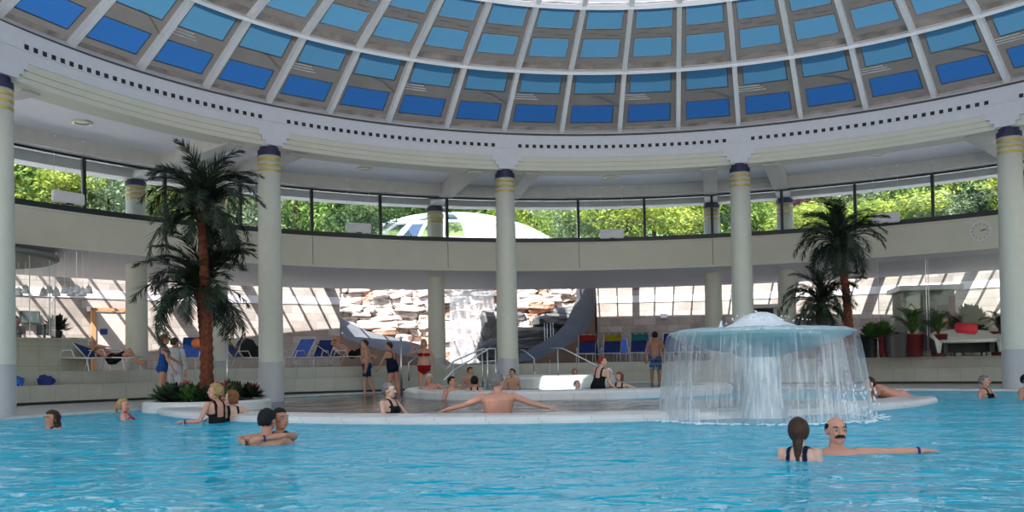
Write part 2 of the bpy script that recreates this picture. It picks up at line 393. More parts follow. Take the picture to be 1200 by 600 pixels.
# terrace
ST(MB().arc([(17.1,.05),(17.1,.36),(16.85,.36),(16.85,.53),(17.02,.53),(17.02,.86),(25.4,.86),(25.4,.05)], AL, AR, 120).build('wall_terrace', 'terrace_tile'))
ST(MB().arc([(16.8,.12),(16.8,.53),(17.06,.53),(17.06,.12)], AL, AR, 120).build('wall_terrace', 'terrace_tile'))
ST(MB().arc([(16.98,.05),(16.98,.13),(17.1,.13),(17.1,.05)], AL, AR, 120).build('trim_1', 'dark_gap'))  # solid dark strip paints the shadow line under the terrace step
# ---- columns ----
def column(a, R, inner, name='column'):
    c = PO(R, a, 0); zb = -1.0 if inner else .86
    mb = MB(); mb.lathe([(.305, 1.0 if inner else 1.1), (.30, 2.6), (.285, 4.5), (.272, 6.2), (.0, 6.2)], c, 32)
    o = ST(mb.build(name, 'column_paint', smooth=True))
    ST(MB().lathe([(.309, zb), (.309, 1.0 if inner else 1.1), (.30, 1.005 if inner else 1.105)], c, 32).build('tile_base', 'mosaic', parent=o, smooth=True))
    ST(MB().lathe([(0, 6.2), (.285, 6.2), (.285, 6.33), (.235, 6.335), (.235, 6.45), (0, 6.45)], c, 32).build('capital', 'navy', parent=o))
    if True:
        for z in (6.10, 5.96, 5.82):
            ST(MB().lathe([(.27, z-.03), (.288, z-.025), (.288, z+.025), (.27, z+.03)], c, 32).build('gold_band', 'gold', parent=o))
for k in range(12): column(A0+D(30)*k, 13.0, True)
for k in range(12):
    for s in (-1, 1):
        if s*0+cos(A0+D(30)*k) > -.3: column(A0+D(30)*k+s*.0656, 18.76, False)
# ---- entablature ----
N_ = 288
ST(MB().arc([(12.72,6.80),(12.72,7.02),(12.70,7.02),(12.70,7.40),(12.78,7.40),(12.78,7.43),(13.5,7.43),(13.5,6.80)], 0, 2*pi, N_).build('trim_2', 'white_paint'))
ST(MB().arc([(12.80,6.42),(12.80,6.53),(12.77,6.53),(12.77,6.66),(12.74,6.66),(12.74,6.80),(13.45,6.80),(13.45,6.42)], 0, 2*pi, N_).build('trim_3', 'cream_paint'))
ST(MB().arc([(12.83,7.43),(12.83,7.50),(13.4,7.50),(13.4,7.43)], 0, 2*pi, N_).build('trim_4', 'dark_gap'))
for k in range(12):
    a = A0+D(30)*k; mb = MB()
    for z0, z1, w in ((6.44,6.54,.24),(6.54,6.66,.34),(6.66,6.81,.44)):
        h = w/13; mb.arc([(12.71,z0),(12.71,z1),(13.3,z1),(13.3,z0)], a-h, a+h, 4)
    ST(mb.build('trim_5', 'white_paint'))
mb = MB()
for k in range(12):
    for j in range(-14, 15):
        if abs(j) > 14: continue
        a = A0+D(15)+D(30)*k+j*.0165; h = .049/12.7
        mb.arc([(12.692,7.05),(12.692,7.145),(12.71,7.145),(12.71,7.05)], a-h, a+h, 1)
ST(mb.build('trim_6', 'dark_hole'))
# ceiling annulus + roof above it
ST(MB().arc([(13.3,6.76),(16.75,6.76),(16.75,6.9),(13.3,6.9)], 0, 2*pi, N_).build('ceiling', 'lilac_ceiling'))
ST(MB().arc([(16.7,6.40),(16.7,6.76),(17.25,6.76),(17.25,6.40)], 0, 2*pi, N_).build('trim_7', 'beam_grey'))
ST(MB().arc([(17.0,6.78),(19.0,6.78),(19.0,6.9),(17.0,6.9)], 0, 2*pi, N_).build('ceiling', 'beam_grey'))
ST(MB().arc([(18.5,6.38),(18.5,6.9),(19.05,6.9),(19.05,6.38)], 0, 2*pi, N_).build('trim_8', 'beam_grey'))
ST(MB().arc([(13.0,6.9),(13.0,7.45),(13.5,7.45),(19.6,7.1),(19.6,6.8),(19.0,6.8),(19.0,6.9)], 0, 2*pi, N_).build('ceiling', 'cream_paint'))
for k in range(12):
    for s in (-1, 1):
        a = A0+D(30)*k+s*.0656; dirv = V(sin(a), cos(a), 0); mid = PO(15.9, a, 6.60)
        M = Matrix.Rotation(-a, 3, 'Z')
        ST(MB().box(mid-V(0,0,.02), (.44, 5.6, .40), M).build('beam', 'beam_grey'))
# ---- balcony fascia, soffit, clerestory windows ----
seg = .1306; am = .1028-8*seg
aedges = [am+seg*i for i in range(-3, 19)]
for i in range(0, len(aedges)-1, 2):
    a0_, a1_ = aedges[i]+.0006, aedges[min(i+2, len(aedges)-1)]-.0006
    ST(MB().arc([(17.0,3.97),(17.0,4.86),(17.03,4.88),(17.03,4.93),(17.25,4.93),(17.25,3.97)], a0_, a1_, 16).build('wall_balcony', 'cream_paint'))
aS, aE = aedges[0], aedges[-1]
ST(MB().arc([(17.04,3.99),(17.04,4.9),(17.3,4.9),(17.3,3.99)], aS, aE, 180).build('wall_backing', 'dark_gap'))
ST(MB().arc([(17.0,3.965),(22.4,3.80),(22.4,5.38),(22.2,5.38),(22.2,4.3),(17.2,4.3)], aS, aE, 180).build('ceiling', 'lilac_ceiling'))  # outer upstand: unseen parapet added to cut the sun on the back wall
ST(MB().arc([(17.03,4.93),(17.03,5.075),(17.2,5.075),(17.2,4.93)], aS, aE, 180).build('trim_9', 'black_frame'))
ST(MB().arc([(17.03,6.34),(17.03,6.425),(17.18,6.425),(17.18,6.34)], aS, aE, 180).build('trim_10', 'black_frame'))
for i in range(len(aedges)-1):
    a = aedges[i]; w = thing('window', 'x', 'window'); del w['label']; del w['category']; w.name = 'window_%d' % (i+1); ST(w)
    h = .045/17.1
    ST(MB().arc([(17.03,5.07),(17.03,6.35),(17.13,6.35),(17.13,5.07)], a-h, a+h, 1).build('mullion', 'black_frame', parent=w))
    ST(MB().arc([(17.09,5.07),(17.09,6.35),(17.10,6.35),(17.10,5.07)], a+h, aedges[i+1]-h, 8).build('window_pane', 'window_glass', parent=w))
# ---- back wall with skylight ----
gapL, gapR = -.402, .01        # azimuths of the grotto opening
def wallarc(a0, a1):
    ST(MB().arc([(24.8,.86),(24.8,4.9),(25.2,4.9),(25.2,.86)], a0, a1, int(abs(a1-a0)*80)+4).build('wall_back', 'stone_wall'))
    ST(MB().arc([(24.77,3.37),(24.77,3.66),(24.81,3.66),(24.81,3.37)], a0, a1, int(abs(a1-a0)*80)+4).build('trim_11', 'white_paint'))
wallarc(AL, gapL); wallarc(gapR, AR)
mb = MB()
nb = 0
a = A0-D(15)-D(3.75)
while a > AL: a -= D(7.5)
while a < AR:
    if a > AL:
        M = Matrix.Rotation(-a, 3, 'Z'); ST(MB().box(PO(23.6, a, 4.22), (.30, 2.9, .30), M).build('beam', 'beam_grey'))
        for j in range(1, 4):
            b = a+D(7.5)*j/4; M = Matrix.Rotation(-b, 3, 'Z'); ST(MB().box(PO(23.6, b, 4.35), (.06, 2.9, .09), M).build('beam', 'white_metal'))
    a += D(7.5)
# ---- dome ----
prof = [(13.0,7.52),(11.137,8.727),(9.02,9.652),(6.7,10.33),(4.0,10.83),(1.2,11.05)]
nr = 48; bay = 2*pi/nr
def DP(t, v_, a, off=0):
    (r0, z0), (r1, z1) = prof[t], prof[t+1]
    def nrm(i):
        i = max(0, min(len(prof)-2, i)); (p0, q0), (p1, q1) = prof[i], prof[i+1]; n_ = V(q1-q0, p0-p1, 0); return n_.normalized()
    n0 = (nrm(t-1)+nrm(t)).normalized(); n1 = (nrm(t)+nrm(t+1)).normalized(); n_ = n0.lerp(n1, v_)
    return PO(r0+(r1-r0)*v_+n_.x*off, a, z0+(z1-z0)*v_+n_.y*off)
# inner (visible) ribs
for k in range(nr):
    a = A0+bay*k; mb = MB()
    for t in range(4):
        hw = .06
        for (v0, v1) in ((0, 1),):
            pts = []
            for v_, tt in ((0, t), (1, t)):
                ctr0 = DP(tt, v_, a, 0); ctr1 = DP(tt, v_, a, .19); sd = V(cos(a), -sin(a), 0)*hw
                pts += [ctr0-sd, ctr0+sd, ctr1+sd, ctr1-sd]
            vs = [mb.bm.verts.new(p) for p in pts]
            for f in ((0,1,2,3),(7,6,5,4),(0,4,5,1),(1,5,6,2),(2,6,7,3),(3,7,4,0)): mb.face([vs[i] for i in f])
    ST(mb.build('rib', 'rib_white'))
for t in range(1, 5):
    r, z = prof[t]
    ST(MB().arc([(r-.03,z-.06),(r-.03,z+.03),(r+.16,z+.20),(r+.22,z+.16),(r+.22,z+.06)], 0, 2*pi, nr*3).build('trim_12', 'rib_white'))
ST(MB().arc([(12.98,7.46),(12.93,7.56),(13.2,7.8),(13.45,7.7),(13.45,7.46)], 0, 2*pi, nr*3).build('trim_13', 'white_paint'))
wn = 100
US = (0,.14,.86,1); TS = [((0,.07,.15,.42,.62,.97,1), {2:'blue_glass_dark', 4:'blue_glass_light'}), ((0,.09,.19,.47,.63,.97,1), {2:'blue_glass_light', 4:'blue_glass_light'})]
for t in range(2):
    vs_, pane = TS[t]
    for k in range(nr):
        a = A0+bay*k; wn += 1; mb = MB(); w = None; panes = []
        def P(u, v_, off=.16): return DP(t, v_, a+bay*u, off)
        for i in range(3):
            for j in range(6):
                q = [P(US[i], vs_[j]), P(US[i+1], vs_[j]), P(US[i+1], vs_[j+1]), P(US[i], vs_[j+1])]
                if i == 1 and j in pane: panes.append((q, pane[j], (US[i], US[i+1], vs_[j], vs_[j+1])))
                else: mb.quad(*q, mi=1 if j == 0 else 0)
        w = ST(mb.build('window_%d' % wn, ['dome_panel', 'panel_band']))
        for q, mm, (u0, u1, v0, v1) in panes:
            e = .012; q2 = [P(u0-e, v0-e, .163), P(u1+e, v0-e, .163), P(u1+e, v1+e, .163), P(u0-e, v1+e, .163)]
            b = MB(); b.quad(*q2); ST(b.build('glass_pane', mm, parent=w))
            b = MB(); e = .006
            b.tube([P(u0, v0, .155), P(u1, v0, .155)], e, 4); b.tube([P(u1, v0, .155), P(u1, v1, .155)], e, 4)
            if t == 1: b.tube([P(u1, v1, .155), P(u0, v1, .155)], e, 4); b.tube([P(u0, v1, .155), P(u0, v0, .155)], e, 4)
            ST(b.build('pane_edge', 'dome_panel' if t == 0 else 'beam_grey', parent=w))
        b = MB()
        if t == 0 and k % 2 == 0:
            for j in range(3): b.tube([P(.02, .53+.035*j, .13), P(.5-.05*j, .53+.035*j, .13)], .012, 4)
            ST(b.build('white_bar', 'white_metal', parent=w))  # three thin white bars across part of every other bay
        elif t == 0:
            b.tube([P(.45,.66,.2), P(.62,.64,.2), P(.98,.46,.2)], .012, 4); ST(b.build('thin_line', 'white_metal', parent=w))  # thin bent white line across the remaining bays
        else:
            b.tube([P(.2,.60,.2), P(.4,.60,.2), P(.4,.66,.2), P(.55,.66,.2), P(.55,.57,.2), P(.8,.57,.2)], .008, 4); b.tube([P(.1,.08,.2), P(.5,.12,.2), P(.9,.07,.2)], .008, 4)
            ST(b.build('thin_line', 'beam_grey', parent=w))  # thin bent grey lines across the upper bays
SUN_GAP = (294.0, 1.0)  # unseen gap added in the dome top to sunlight the whirlpool wall
mb = MB()
for t in range(2, 5):
    for k in range(nr):
        a = A0+bay*k
        for (v0, v1) in ((0,.35),(.35,.7),(.7,1)):
            am_ = math.degrees(a+bay/2) % 360
            if t == 4 and v0 in (.35,) and abs(am_-SUN_GAP[0]) < 16: continue
            mb.quad(DP(t, v0, a, .16), DP(t, v0, a+bay, .16), DP(t, v1, a+bay, .16), DP(t, v1, a, .16))
mb.lathe([(1.5, 11.16), (0, 11.4)], (CX, CY, 0), 48)
ST(mb.build('ceiling_diffuser', 'diffuser_glass'))  # unseen dome top, frosted to spread soft daylight into the hall
# ---- outside ground ----
ST(MB().arc([(19.6,-.02),(90,-.02),(90,-.3),(19.6,-.3)], AR, AL+2*pi, 60).build('ground', 'paving'))
mb = MB(); rr = [31.7,34,38,44,54,75]; zz = [4.6,5.2,6.6,9.0,13.0,24.0]; n = 60
g = [[mb.bm.verts.new(PO(r, AL+(AR-AL)*k/n, z+.4*noise.noise(V(r*.3,k*.3,0)))) for k in range(n+1)] for r, z in zip(rr, zz)]
for i in range(5):
    for k in range(n): mb.face([g[i][k], g[i+1][k], g[i+1][k+1], g[i][k+1]])
ST(mb.build('hillside', 'grass', smooth=True))
rnd = random.Random(11)
# ---- trees outside ----
def crown_mesh(seed, n=5200, size=.20, spread=(1,1,1)):
    r = random.Random(seed); mb = MB(); lobes = [(V(r.gauss(0,.42), r.gauss(0,.42), r.uniform(-.55,.6)), r.uniform(.32,.55)) for _ in range(16)]
    for i in range(n):
        c, R = r.choice(lobes); d = V(r.gauss(0,1), r.gauss(0,1), r.gauss(0,1)).normalized(); p = c+d*R*r.uniform(.75,1.05)
        p = V(p.x*spread[0], p.y*spread[1], p.z*spread[2])
        u = (d+V(r.gauss(0,.5), r.gauss(0,.5), r.gauss(0,.5))).normalized(); a = u.orthogonal().normalized(); b = u.cross(a); s = size*r.uniform(.5,1.2)
        ang = r.uniform(0, 6.28); a, b = a*cos(ang)+b*sin(ang), b*cos(ang)-a*sin(ang)
        mb.quad(p-a*s, p-b*s*.5, p+a*s, p+b*s*.5)
    bmesh.ops.recalc_face_normals(mb.bm, faces=[]) ; me = bpy.data.meshes.new('foliage'); mb.bm.to_mesh(me); mb.bm.free(); return me
KINDS = {'bright': 'foliage_bright', 'mid': 'foliage_mid', 'dark': 'foliage_dark', 'purple': 'foliage_purple', 'silver': 'foliage_silver'}
CM = {}
for kd, mm in KINDS.items():
    for s_ in range(2 if kd in ('bright','mid','dark') else 1):
        me = crown_mesh(len(CM)*7+3, size=.055, spread=(1,.8,1)); me.materials.append(MATS[mm]); CM[kd, s_] = me
def hillz(R):
    rr = [31.7,34,38,44,54,75]; zz = [4.6,5.2,6.6,9.0,13.0,24.0]
    for i in range(5):
        if R < rr[i+1]: return zz[i]+(zz[i+1]-zz[i])*max(0, R-rr[i])/(rr[i+1]-rr[i])
    return 24
def tree(px, py, d, w, h, kd, s_, label, name='tree'):
    c = PW(px, py, R=max(31.5, d) if d < 50 else d-11); hz = hillz(sqrt((c.x-CX)**2+(c.y-CY)**2)); k_ = c.y/d; w *= .9*max(1,k_); h *= .9*max(1,k_); t = thing(name, label, 'tree', (c.x, c.y, hz-.3), 0, 'trees and shrubs outside the high windows')
    o = bpy.data.objects.new('crown', CM[kd, s_]); C.objects.link(o); o.parent = t; o.location = (0, 0, c.z-hz+.3); o.scale = (w, w, h); o.rotation_euler = (0, 0, px)
    mb = MB(); H_ = c.z-hz+.3; mb.tube([(0,0,0),(0.05,0,H_*.5),(0,.05,H_)], [.22,.15,.06], 7)
    for q in range(4): mb.tube([(0,0,H_*.7), (w*.5*cos(q*1.7), w*.4*sin(q*1.7), H_+h*.12*q)], [.08,.03], 5)
    mb.build('trunk', 'bark', parent=t)
TR = [(-40,205,30,2.6,2.2,'bright',0,'yellow-green tree at the far left edge of the windows'),(30,215,33,2.3,2.0,'mid',0,'mid green tree in the leftmost window pane'),(60,190,36,2.4,2.0,'dark',0,'dark green tree behind the leftmost window pane'),(75,222,31,1.7,1.1,'bright',1,'yellow-green bush low in the leftmost window pane'),
(125,222,31,2.0,1.8,'silver',0,'pale silvery bush left of the capped column outside the second pane'),(150,200,36,2.4,2.2,'mid',1,'mid green tree behind the capped column at the left'),(195,225,33,2.0,2.0,'bright',0,'yellow-green tree behind the crown of the left palm'),(245,215,36,2.6,2.2,'dark',1,'dark tree behind the top of the left palm'),
(285,240,32,1.8,1.4,'silver',0,'silvery shrub just left of the second big column'),(300,225,37,2.2,2.0,'mid',0,'mid green tree behind the second big column'),(345,240,33,1.9,2.0,'mid',1,'mid green tree just right of the second big column'),(395,235,35,2.4,2.2,'mid',0,'rounded green tree left of the glass dome outside'),(420,250,33,1.6,1.3,'dark',0,'dark green shrub where the glass dome begins'),
(455,225,58,4.5,3.4,'dark',1,'dark tree rising behind the left part of the glass dome'),(560,228,60,5.0,3.4,'mid',1,'green tree rising behind the middle of the glass dome'),(640,230,58,3.8,3.2,'bright',0,'bright tree behind the right end of the glass dome'),
(625,250,40,1.7,2.0,'bright',1,'yellow-green bush right of the third big column'),(672,252,34,1.6,1.4,'silver',0,'silvery bush between third big column and hanging white box'),(705,240,37,2.2,2.0,'mid',0,'mid green tree above the white box in the middle window'),(735,255,33,1.7,1.3,'bright',0,'bright bush right of the white box in the middle window'),(765,245,36,2.2,2.0,'mid',1,'green tree one pane left of the fourth big column'),(800,258,32,1.7,1.2,'bright',1,'bright round bush low between middle window and fourth column'),(822,240,37,2.2,2.2,'dark',0,'dark tree behind the capped column by the fourth big column'),
(880,250,33,1.6,1.6,'mid',1,'green shrub directly right of the fourth big column'),(905,240,37,1.8,2.0,'bright',0,'yellow-green tree behind the capped column at the right'),(938,236,36,1.2,1.5,'purple',0,'dark purple-leaved tree left of the right palm'),(950,262,31,2.0,.9,'bright',1,'bright low bush under the purple-leaved tree'),(985,235,38,2.0,2.0,'dark',1,'dark conifer-like tree behind the right palm'),(1012,232,36,1.6,1.7,'silver',0,'silvery tree above the white box at the right'),(1030,258,31,2.2,.8,'bright',0,'bright low hedge behind the white box at the right'),
(1050,222,38,1.9,2.0,'purple',0,'dark reddish tree two panes from the right end'),(1085,235,35,2.2,2.0,'mid',0,'mid green tree at the window bar right of the white box'),(1130,225,35,2.2,2.2,'mid',1,'leafy green tree above the wall clock'),(1165,225,33,2.0,2.2,'dark',0,'darker green tree left of the rightmost column'),(1190,232,31,2.0,2.0,'bright',1,'yellow-green tree partly behind the rightmost column'),(1110,246,31,1.6,.8,'silver',0,'pale bush low in the rightmost window pane')]
for a_ in TR: tree(*a_)
# ---- second glass dome outside ----
gd = thing('glass_dome', 'shallow white-ribbed glass dome seen outside through the middle windows', 'glass dome', (0,0,0))
gc = V(-3.3, 48, 4.3); GR, GH = 7.6, 4.7
def GP(th, ph): return gc+V(GR*cos(ph)*sin(th), GR*.8*-cos(ph)*cos(th), GH*sin(ph))
NT = 16
for i in range(NT):
    t0, t1 = D(-90+180*i/NT), D(-90+180*(i+1)/NT); mb = MB()
    for j in range(5):
        p0, p1 = D(18*j), D(18*(j+1)); 
        if j < 4: mb.quad(GP(t0,p0), GP(t1,p0), GP(t1,p1), GP(t0,p1))
        else: mb.face([mb.bm.verts.new(p) for p in (GP(t0,p0), GP(t1,p0), GP(0,p1))])
    mb.build('dome_pane', 'white_ribs_glare' if i >= 9 else 'window_glass', parent=gd)  # right-hand panes made white to hold the sun's reflection
    mb = MB(); mb.tube([GP(t0, D(9*j)) for j in range(11)], .09, 5); mb.build('dome_rib', 'white_ribs_glare', parent=gd)
mb = MB()
for ph in (2, 18, 36, 54): mb.tube([GP(D(-90+180*i/32), D(ph)) for i in range(33)], .08, 5)
mb.build('dome_ring', 'white_ribs_glare', parent=gd)
# ---- grotto: portal wall, rocks, cascade ----
DP_ = 35.6
inner = [(374,337),(380,353),(400,373),(430,388),(462,396),(490,403),(512,414),(530,426),(560,428),(590,420),(615,410),(634,402),(650,392),(662,380),(670,364),(675,350),(677,337)]
outer = [(356,337),(358,356),(376,378),(408,398),(446,410),(484,419),(508,425),(528,432),(560,433),(596,429),(628,422),(652,411),(676,399),(690,384),(697,366),(699,350),(697,337)]
mbR, mbF = MB(), MB()
def pp(p, d): return PW(p[0], p[1], d=d)
I = [pp(p, DP_+1.6) for p in inner]; O = [pp(p, DP_) for p in outer]
I[0].z = I[-1].z = 4.6; O[0].z = O[-1].z = 4.6
nI = len(I)
for i in range(nI-1): mbR.quad(O[i], O[i+1], I[i+1], I[i])
B = [V(p.x, p.y, .86) for p in O]
L0 = PO(24.8, gapL); R0 = PO(24.8, gapR)
for i in range(nI-1):
    if O[i].z > .87 or O[i+1].z > .87: mbF.quad(O[i], O[i+1], B[i+1], B[i])
for e, w0, sgn in ((O[0], L0, 1), (O[-1], R0, -1)):
    mbF.quad(V(w0.x, w0.y, .86), V(e.x, e.y, .86), V(e.x, e.y, 4.6), V(w0.x, w0.y, 4.6))
pw = ST(mbF.build('wall_grotto', 'brown_wall')); ST(mbR.build('reveal', 'grey_concrete', parent=pw, smooth=True))
ST(MB().box((-2.2, 41, .6), (16, 9.5, .5)).build('ground', 'rock_dark'))
# cliff backing
mb = MB(); G = []
for i in range(13):
    G.append([])
    for j in range(29):
        x = -9.5+j*.5; z = .8+i*.45; y = 41.5+.25*i*.5+.5*noise.noise(V(x*.6, z*.8, 3)); G[-1].append(mb.bm.verts.new((x, y, z)))
for i in range(12):
    for j in range(28): mb.face([G[i][j], G[i][j+1], G[i+1][j+1], G[i+1][j]])
ST(mb.build('cliff', 'rock_light'))
def rockmesh(seed, m):
    r = random.Random(seed); mb = MB(); mb.box((0,0,0), (1,1,1)); bmesh.ops.bevel(mb.bm, geom=mb.bm.edges[:], offset=.1, segments=1, affect='EDGES')
    bmesh.ops.subdivide_edges(mb.bm, edges=mb.bm.edges[:], cuts=2, use_grid_fill=True)
    for v_ in mb.bm.verts:
        q = noise.noise_vector(v_.co*1.7+V(seed*3.1, 0, 0)); q2 = noise.noise_vector(v_.co*4+V(0, seed*2.1, 0)); v_.co += q*.16+q2*.06
    me = bpy.data.meshes.new('rock'); mb.bm.to_mesh(me); mb.bm.free(); me.materials.append(MATS[m]); return me
RM = [rockmesh(s_, 'rock_light') for s_ in range(5)]+[rockmesh(9+s_, 'rock_pink') for s_ in range(2)]; RD = [rockmesh(20+s_, 'rock_dark') for s_ in range(4)]
def rock(me, p, s_, rz, label, group):
    o = bpy.data.objects.new('rock', me); C.objects.link(o); o.location = p; o.scale = s_; o.rotation_euler = (rnd.uniform(-.08,.08), rnd.uniform(-.08,.08), rz); return tag(o, label, 'rock', group)
z = .9; row = 0
while z < 5.2:
    x = -8.9+rnd.uniform(0,.4); h = rnd.uniform(.22,.40)
    while x < 3.8:
        w_ = rnd.uniform(.35,1.15); near_fall = -2.9 < x < -.8
        pink = (x > -3.4 and rnd.random() < .45) or rnd.random() < .12
        y = 41.2+(z-.9)*.12+rnd.uniform(-.35,.35)+(.25 if near_fall else 0); me = RD[rnd.randrange(4)] if near_fall and rnd.random() < .5 else RM[5+rnd.randrange(2)] if pink else RM[rnd.randrange(5)]
        side = 'left of the waterfall' if x < -3 else ('behind the waterfall' if x < -.9 else 'right of the waterfall')
        lab = ('reddish rock slab in the sunlit cliff '+side) if pink else ('pale sunlit rock slab in the layered cliff '+side)
        rock(me, (x+w_/2, y, z+h/2), (w_*1.05, 1.0, h*rnd.uniform(.85,1.15)), rnd.uniform(-.15,.15), lab, ('reddish cliff rocks ' if pink else 'pale cliff rocks ')+side)
        x += w_
    z += h*.95; row += 1
DR = [(580,386,38.0,1.1,1.4,1.5,'dark boulder just left of the third big column base'),(572,410,37.7,.9,1.2,.8,'low dark boulder at the foot of the waterfall'),(622,392,38.0,2.2,1.2,.55,'flat slab darkened for shade right of the third big column'),(655,376,38.2,2.0,1.3,.50,'flat dark ledge at the right end of the grotto'),(612,404,37.7,1.7,1.2,.5,'dark block under the flat slab'),(645,390,38.4,1.6,1.2,.7,'dark recessed boulder with thin trickles of water'),(668,366,38.6,1.0,1.2,.45,'top dark stone at the right end of the grotto'),(600,371,38.6,.9,1.0,.35,'small grey stone perched on the dark boulders')]
for i, (px, py, d, sx, sy, sz, lb) in enumerate(DR): rock(RD[i%4], PW(px, py, d=d), (sx, sy, sz), .1*i, lb, 'dark boulders at the right of the grotto')  # dark stone colour paints the shadow over these boulders
mb = MB()
for (x0, x1, zt, zb, yy) in ((-2.75,-1.55,5.0,.9,39.6),(-1.5,-.8,4.6,2.2,39.9)):
    n1, n2 = 10, 24; g = [[mb.bm.verts.new((x0+(x1-x0)*i/n1*(1+.12*j/n2), yy+.12*sin(i*2.1+j*.3)-.9*(j/n2)**2, zt+(zb-zt)*j/n2)) for i in range(n1+1)] for j in range(n2+1)]
    for j in range(n2):
        for i in range(n1): mb.face([g[j][i], g[j][i+1], g[j+1][i+1], g[j+1][i]], [(q[0]*(x1-x0)/n1, q[1]*.17) for q in ((i,j),(i+1,j),(i+1,j+1),(i,j+1))])
tag(mb.build('waterfall', 'cascade_water'), 'white waterfall tumbling down the rock face between two columns', 'waterfall')
mb = MB()
for x in (638,641,645,648): a_ = PW(x, 378, d=37.3); mb.tube([a_, a_-V(0,.05,.5), a_-V(0,.06,1.1)], [.012,.02,.012], 5)
tag(mb.build('water_trickle', 'foam'), 'thin white trickles of water running off the dark ledge', 'water')
# ---- mushroom fountain ----
fx, fy = 3.66, 13.05
ft = thing('mushroom_fountain', 'big mushroom fountain with a teal bowl spilling a bell of water', 'fountain', (fx, fy, 0))
def put(mb, name, m, smooth=True, par=ft): return mb.build(name, m, parent=par, smooth=smooth)
put(MB().lathe([(0,-1.38),(.24,-1.38),(.22,.0),(.20,.6),(.24,.88),(.42,.95),(.8,1.02),(1.1,1.12),(1.27,1.20),(1.30,1.24),(1.26,1.26),(.9,1.24),(0,1.24)], n=64), 'bowl', 'fountain_teal')
mb = MB(); mb.lathe([(.255,.93),(.27,.6),(.29,.3),(.36,-.02)], n=64)
for v_ in mb.bm.verts:
    q = noise.noise(V(v_.co.x*9, v_.co.y*9, v_.co.z*2)); v_.co.x *= 1+.08*q; v_.co.y *= 1+.08*q
put(mb, 'stem_water', 'stem_water')
mb = MB(); P_ = [(1.22,1.285),(1.31,1.275),(1.355,1.22),(1.39,1.1),(1.42,.9),(1.455,.6),(1.48,.3),(1.50,-.02)]
mb.lathe(P_, n=160)
for v_ in mb.bm.verts:
    a = math.atan2(v_.co.x, v_.co.y); f = max(0, (1.25-v_.co.z)/1.25); right = max(0, sin(a-.2)); amp = (.010+.04*right)*f
    q = noise.noise(V(cos(a)*9, sin(a)*9, v_.co.z*.8)); rr_ = 1+amp*2*q+.02*right*f**1.3; v_.co.x *= rr_; v_.co.y *= rr_
put(mb, 'water_curtain', 'curtain_water')
# top sheet and boiling heap
mb = MB(); mb.lathe([(0,1.30),(.3,1.31),(.6,1.32),(.95,1.315),(1.2,1.295),(1.33,1.25),(1.30,1.235),(0,1.235)], n=96)
for v_ in mb.bm.verts:
    if v_.co.z > 1.24: v_.co.z += .022*noise.noise(v_.co*6)
m2, nt2, o2, N2 = shader('top_water'); 
d2 = N2('ShaderNodeBsdfDiffuse'); d2.inputs['Color'].default_value = (.42,.66,.74,1); g2 = N2('ShaderNodeBsdfGlossy', Roughness=.1); x2_ = N2('ShaderNodeMixShader', Fac=.35)
nz2 = N2('ShaderNodeTexNoise', Scale=18.0, Detail=4.0); tc2 = N2('ShaderNodeTexCoord'); bp2 = N2('ShaderNodeBump', Strength=1.0, Distance=.05)
for a_, b_ in ((tc2.outputs['Object'], nz2.inputs['Vector']), (nz2.outputs['Fac'], bp2.inputs['Height']), (bp2.outputs[0], d2.inputs['Normal']), (bp2.outputs[0], g2.inputs['Normal']), (d2.outputs[0], x2_.inputs[1]), (g2.outputs[0], x2_.inputs[2]), (x2_.outputs[0], o2.inputs['Surface'])): nt2.links.new(a_, b_)
put(mb, 'water_top', 'top_water')
mb = MB(); mb.lathe([(.62,1.30),(.52,1.335),(.42,1.37),(.32,1.43),(.22,1.50),(.12,1.53),(0,1.545)], n=72)
for v_ in mb.bm.verts:
    q = noise.noise(v_.co*13)*.045+noise.noise(v_.co*30)*.025
    if v_.co.z > 1.31: v_.co.z += q; v_.co.x += q*.8; v_.co.y += q*.8
r_ = random.Random(5)
put(mb, 'water_heap', 'foam')
mb = MB()
for i in range(46):
    a = r_.uniform(0,6.28); q = r_.uniform(.2,.75); mb.ell((q*cos(a), q*sin(a), 1.36+max(0,.25-q*.25)*r_.random()+.05*r_.random()), (r_.uniform(.006,.016),)*3, sub=1)
a = -.62
mb.tube([(a,-.2,1.32),(a,-.2,1.37),(a+.01,-.2,1.43)], [.045,.02,.006], 6)
put(mb, 'splash_drops', 'foam')['kind'] = 'stuff'
# foam ring where the bell meets the pool
mb = MB()
for i in range(420):
    a = r_.uniform(0,6.28); right = max(0, sin(a)); q = 1.48+abs(r_.gauss(0,.09+.05*right)); s_ = r_.uniform(.012,.032); mb.ell((q*sin(a), q*cos(a), .005), (s_*1.6, s_*1.2, s_*.45), sub=1)
for i in range(70):
    a = r_.uniform(1.0,2.6); q = r_.uniform(1.25,1.6); mb.ell((q*sin(a), q*cos(a), r_.uniform(.05,.5)), (.012,.012,.03), sub=1)
put(mb, 'foam_ring', 'foam')['kind'] = 'stuff'
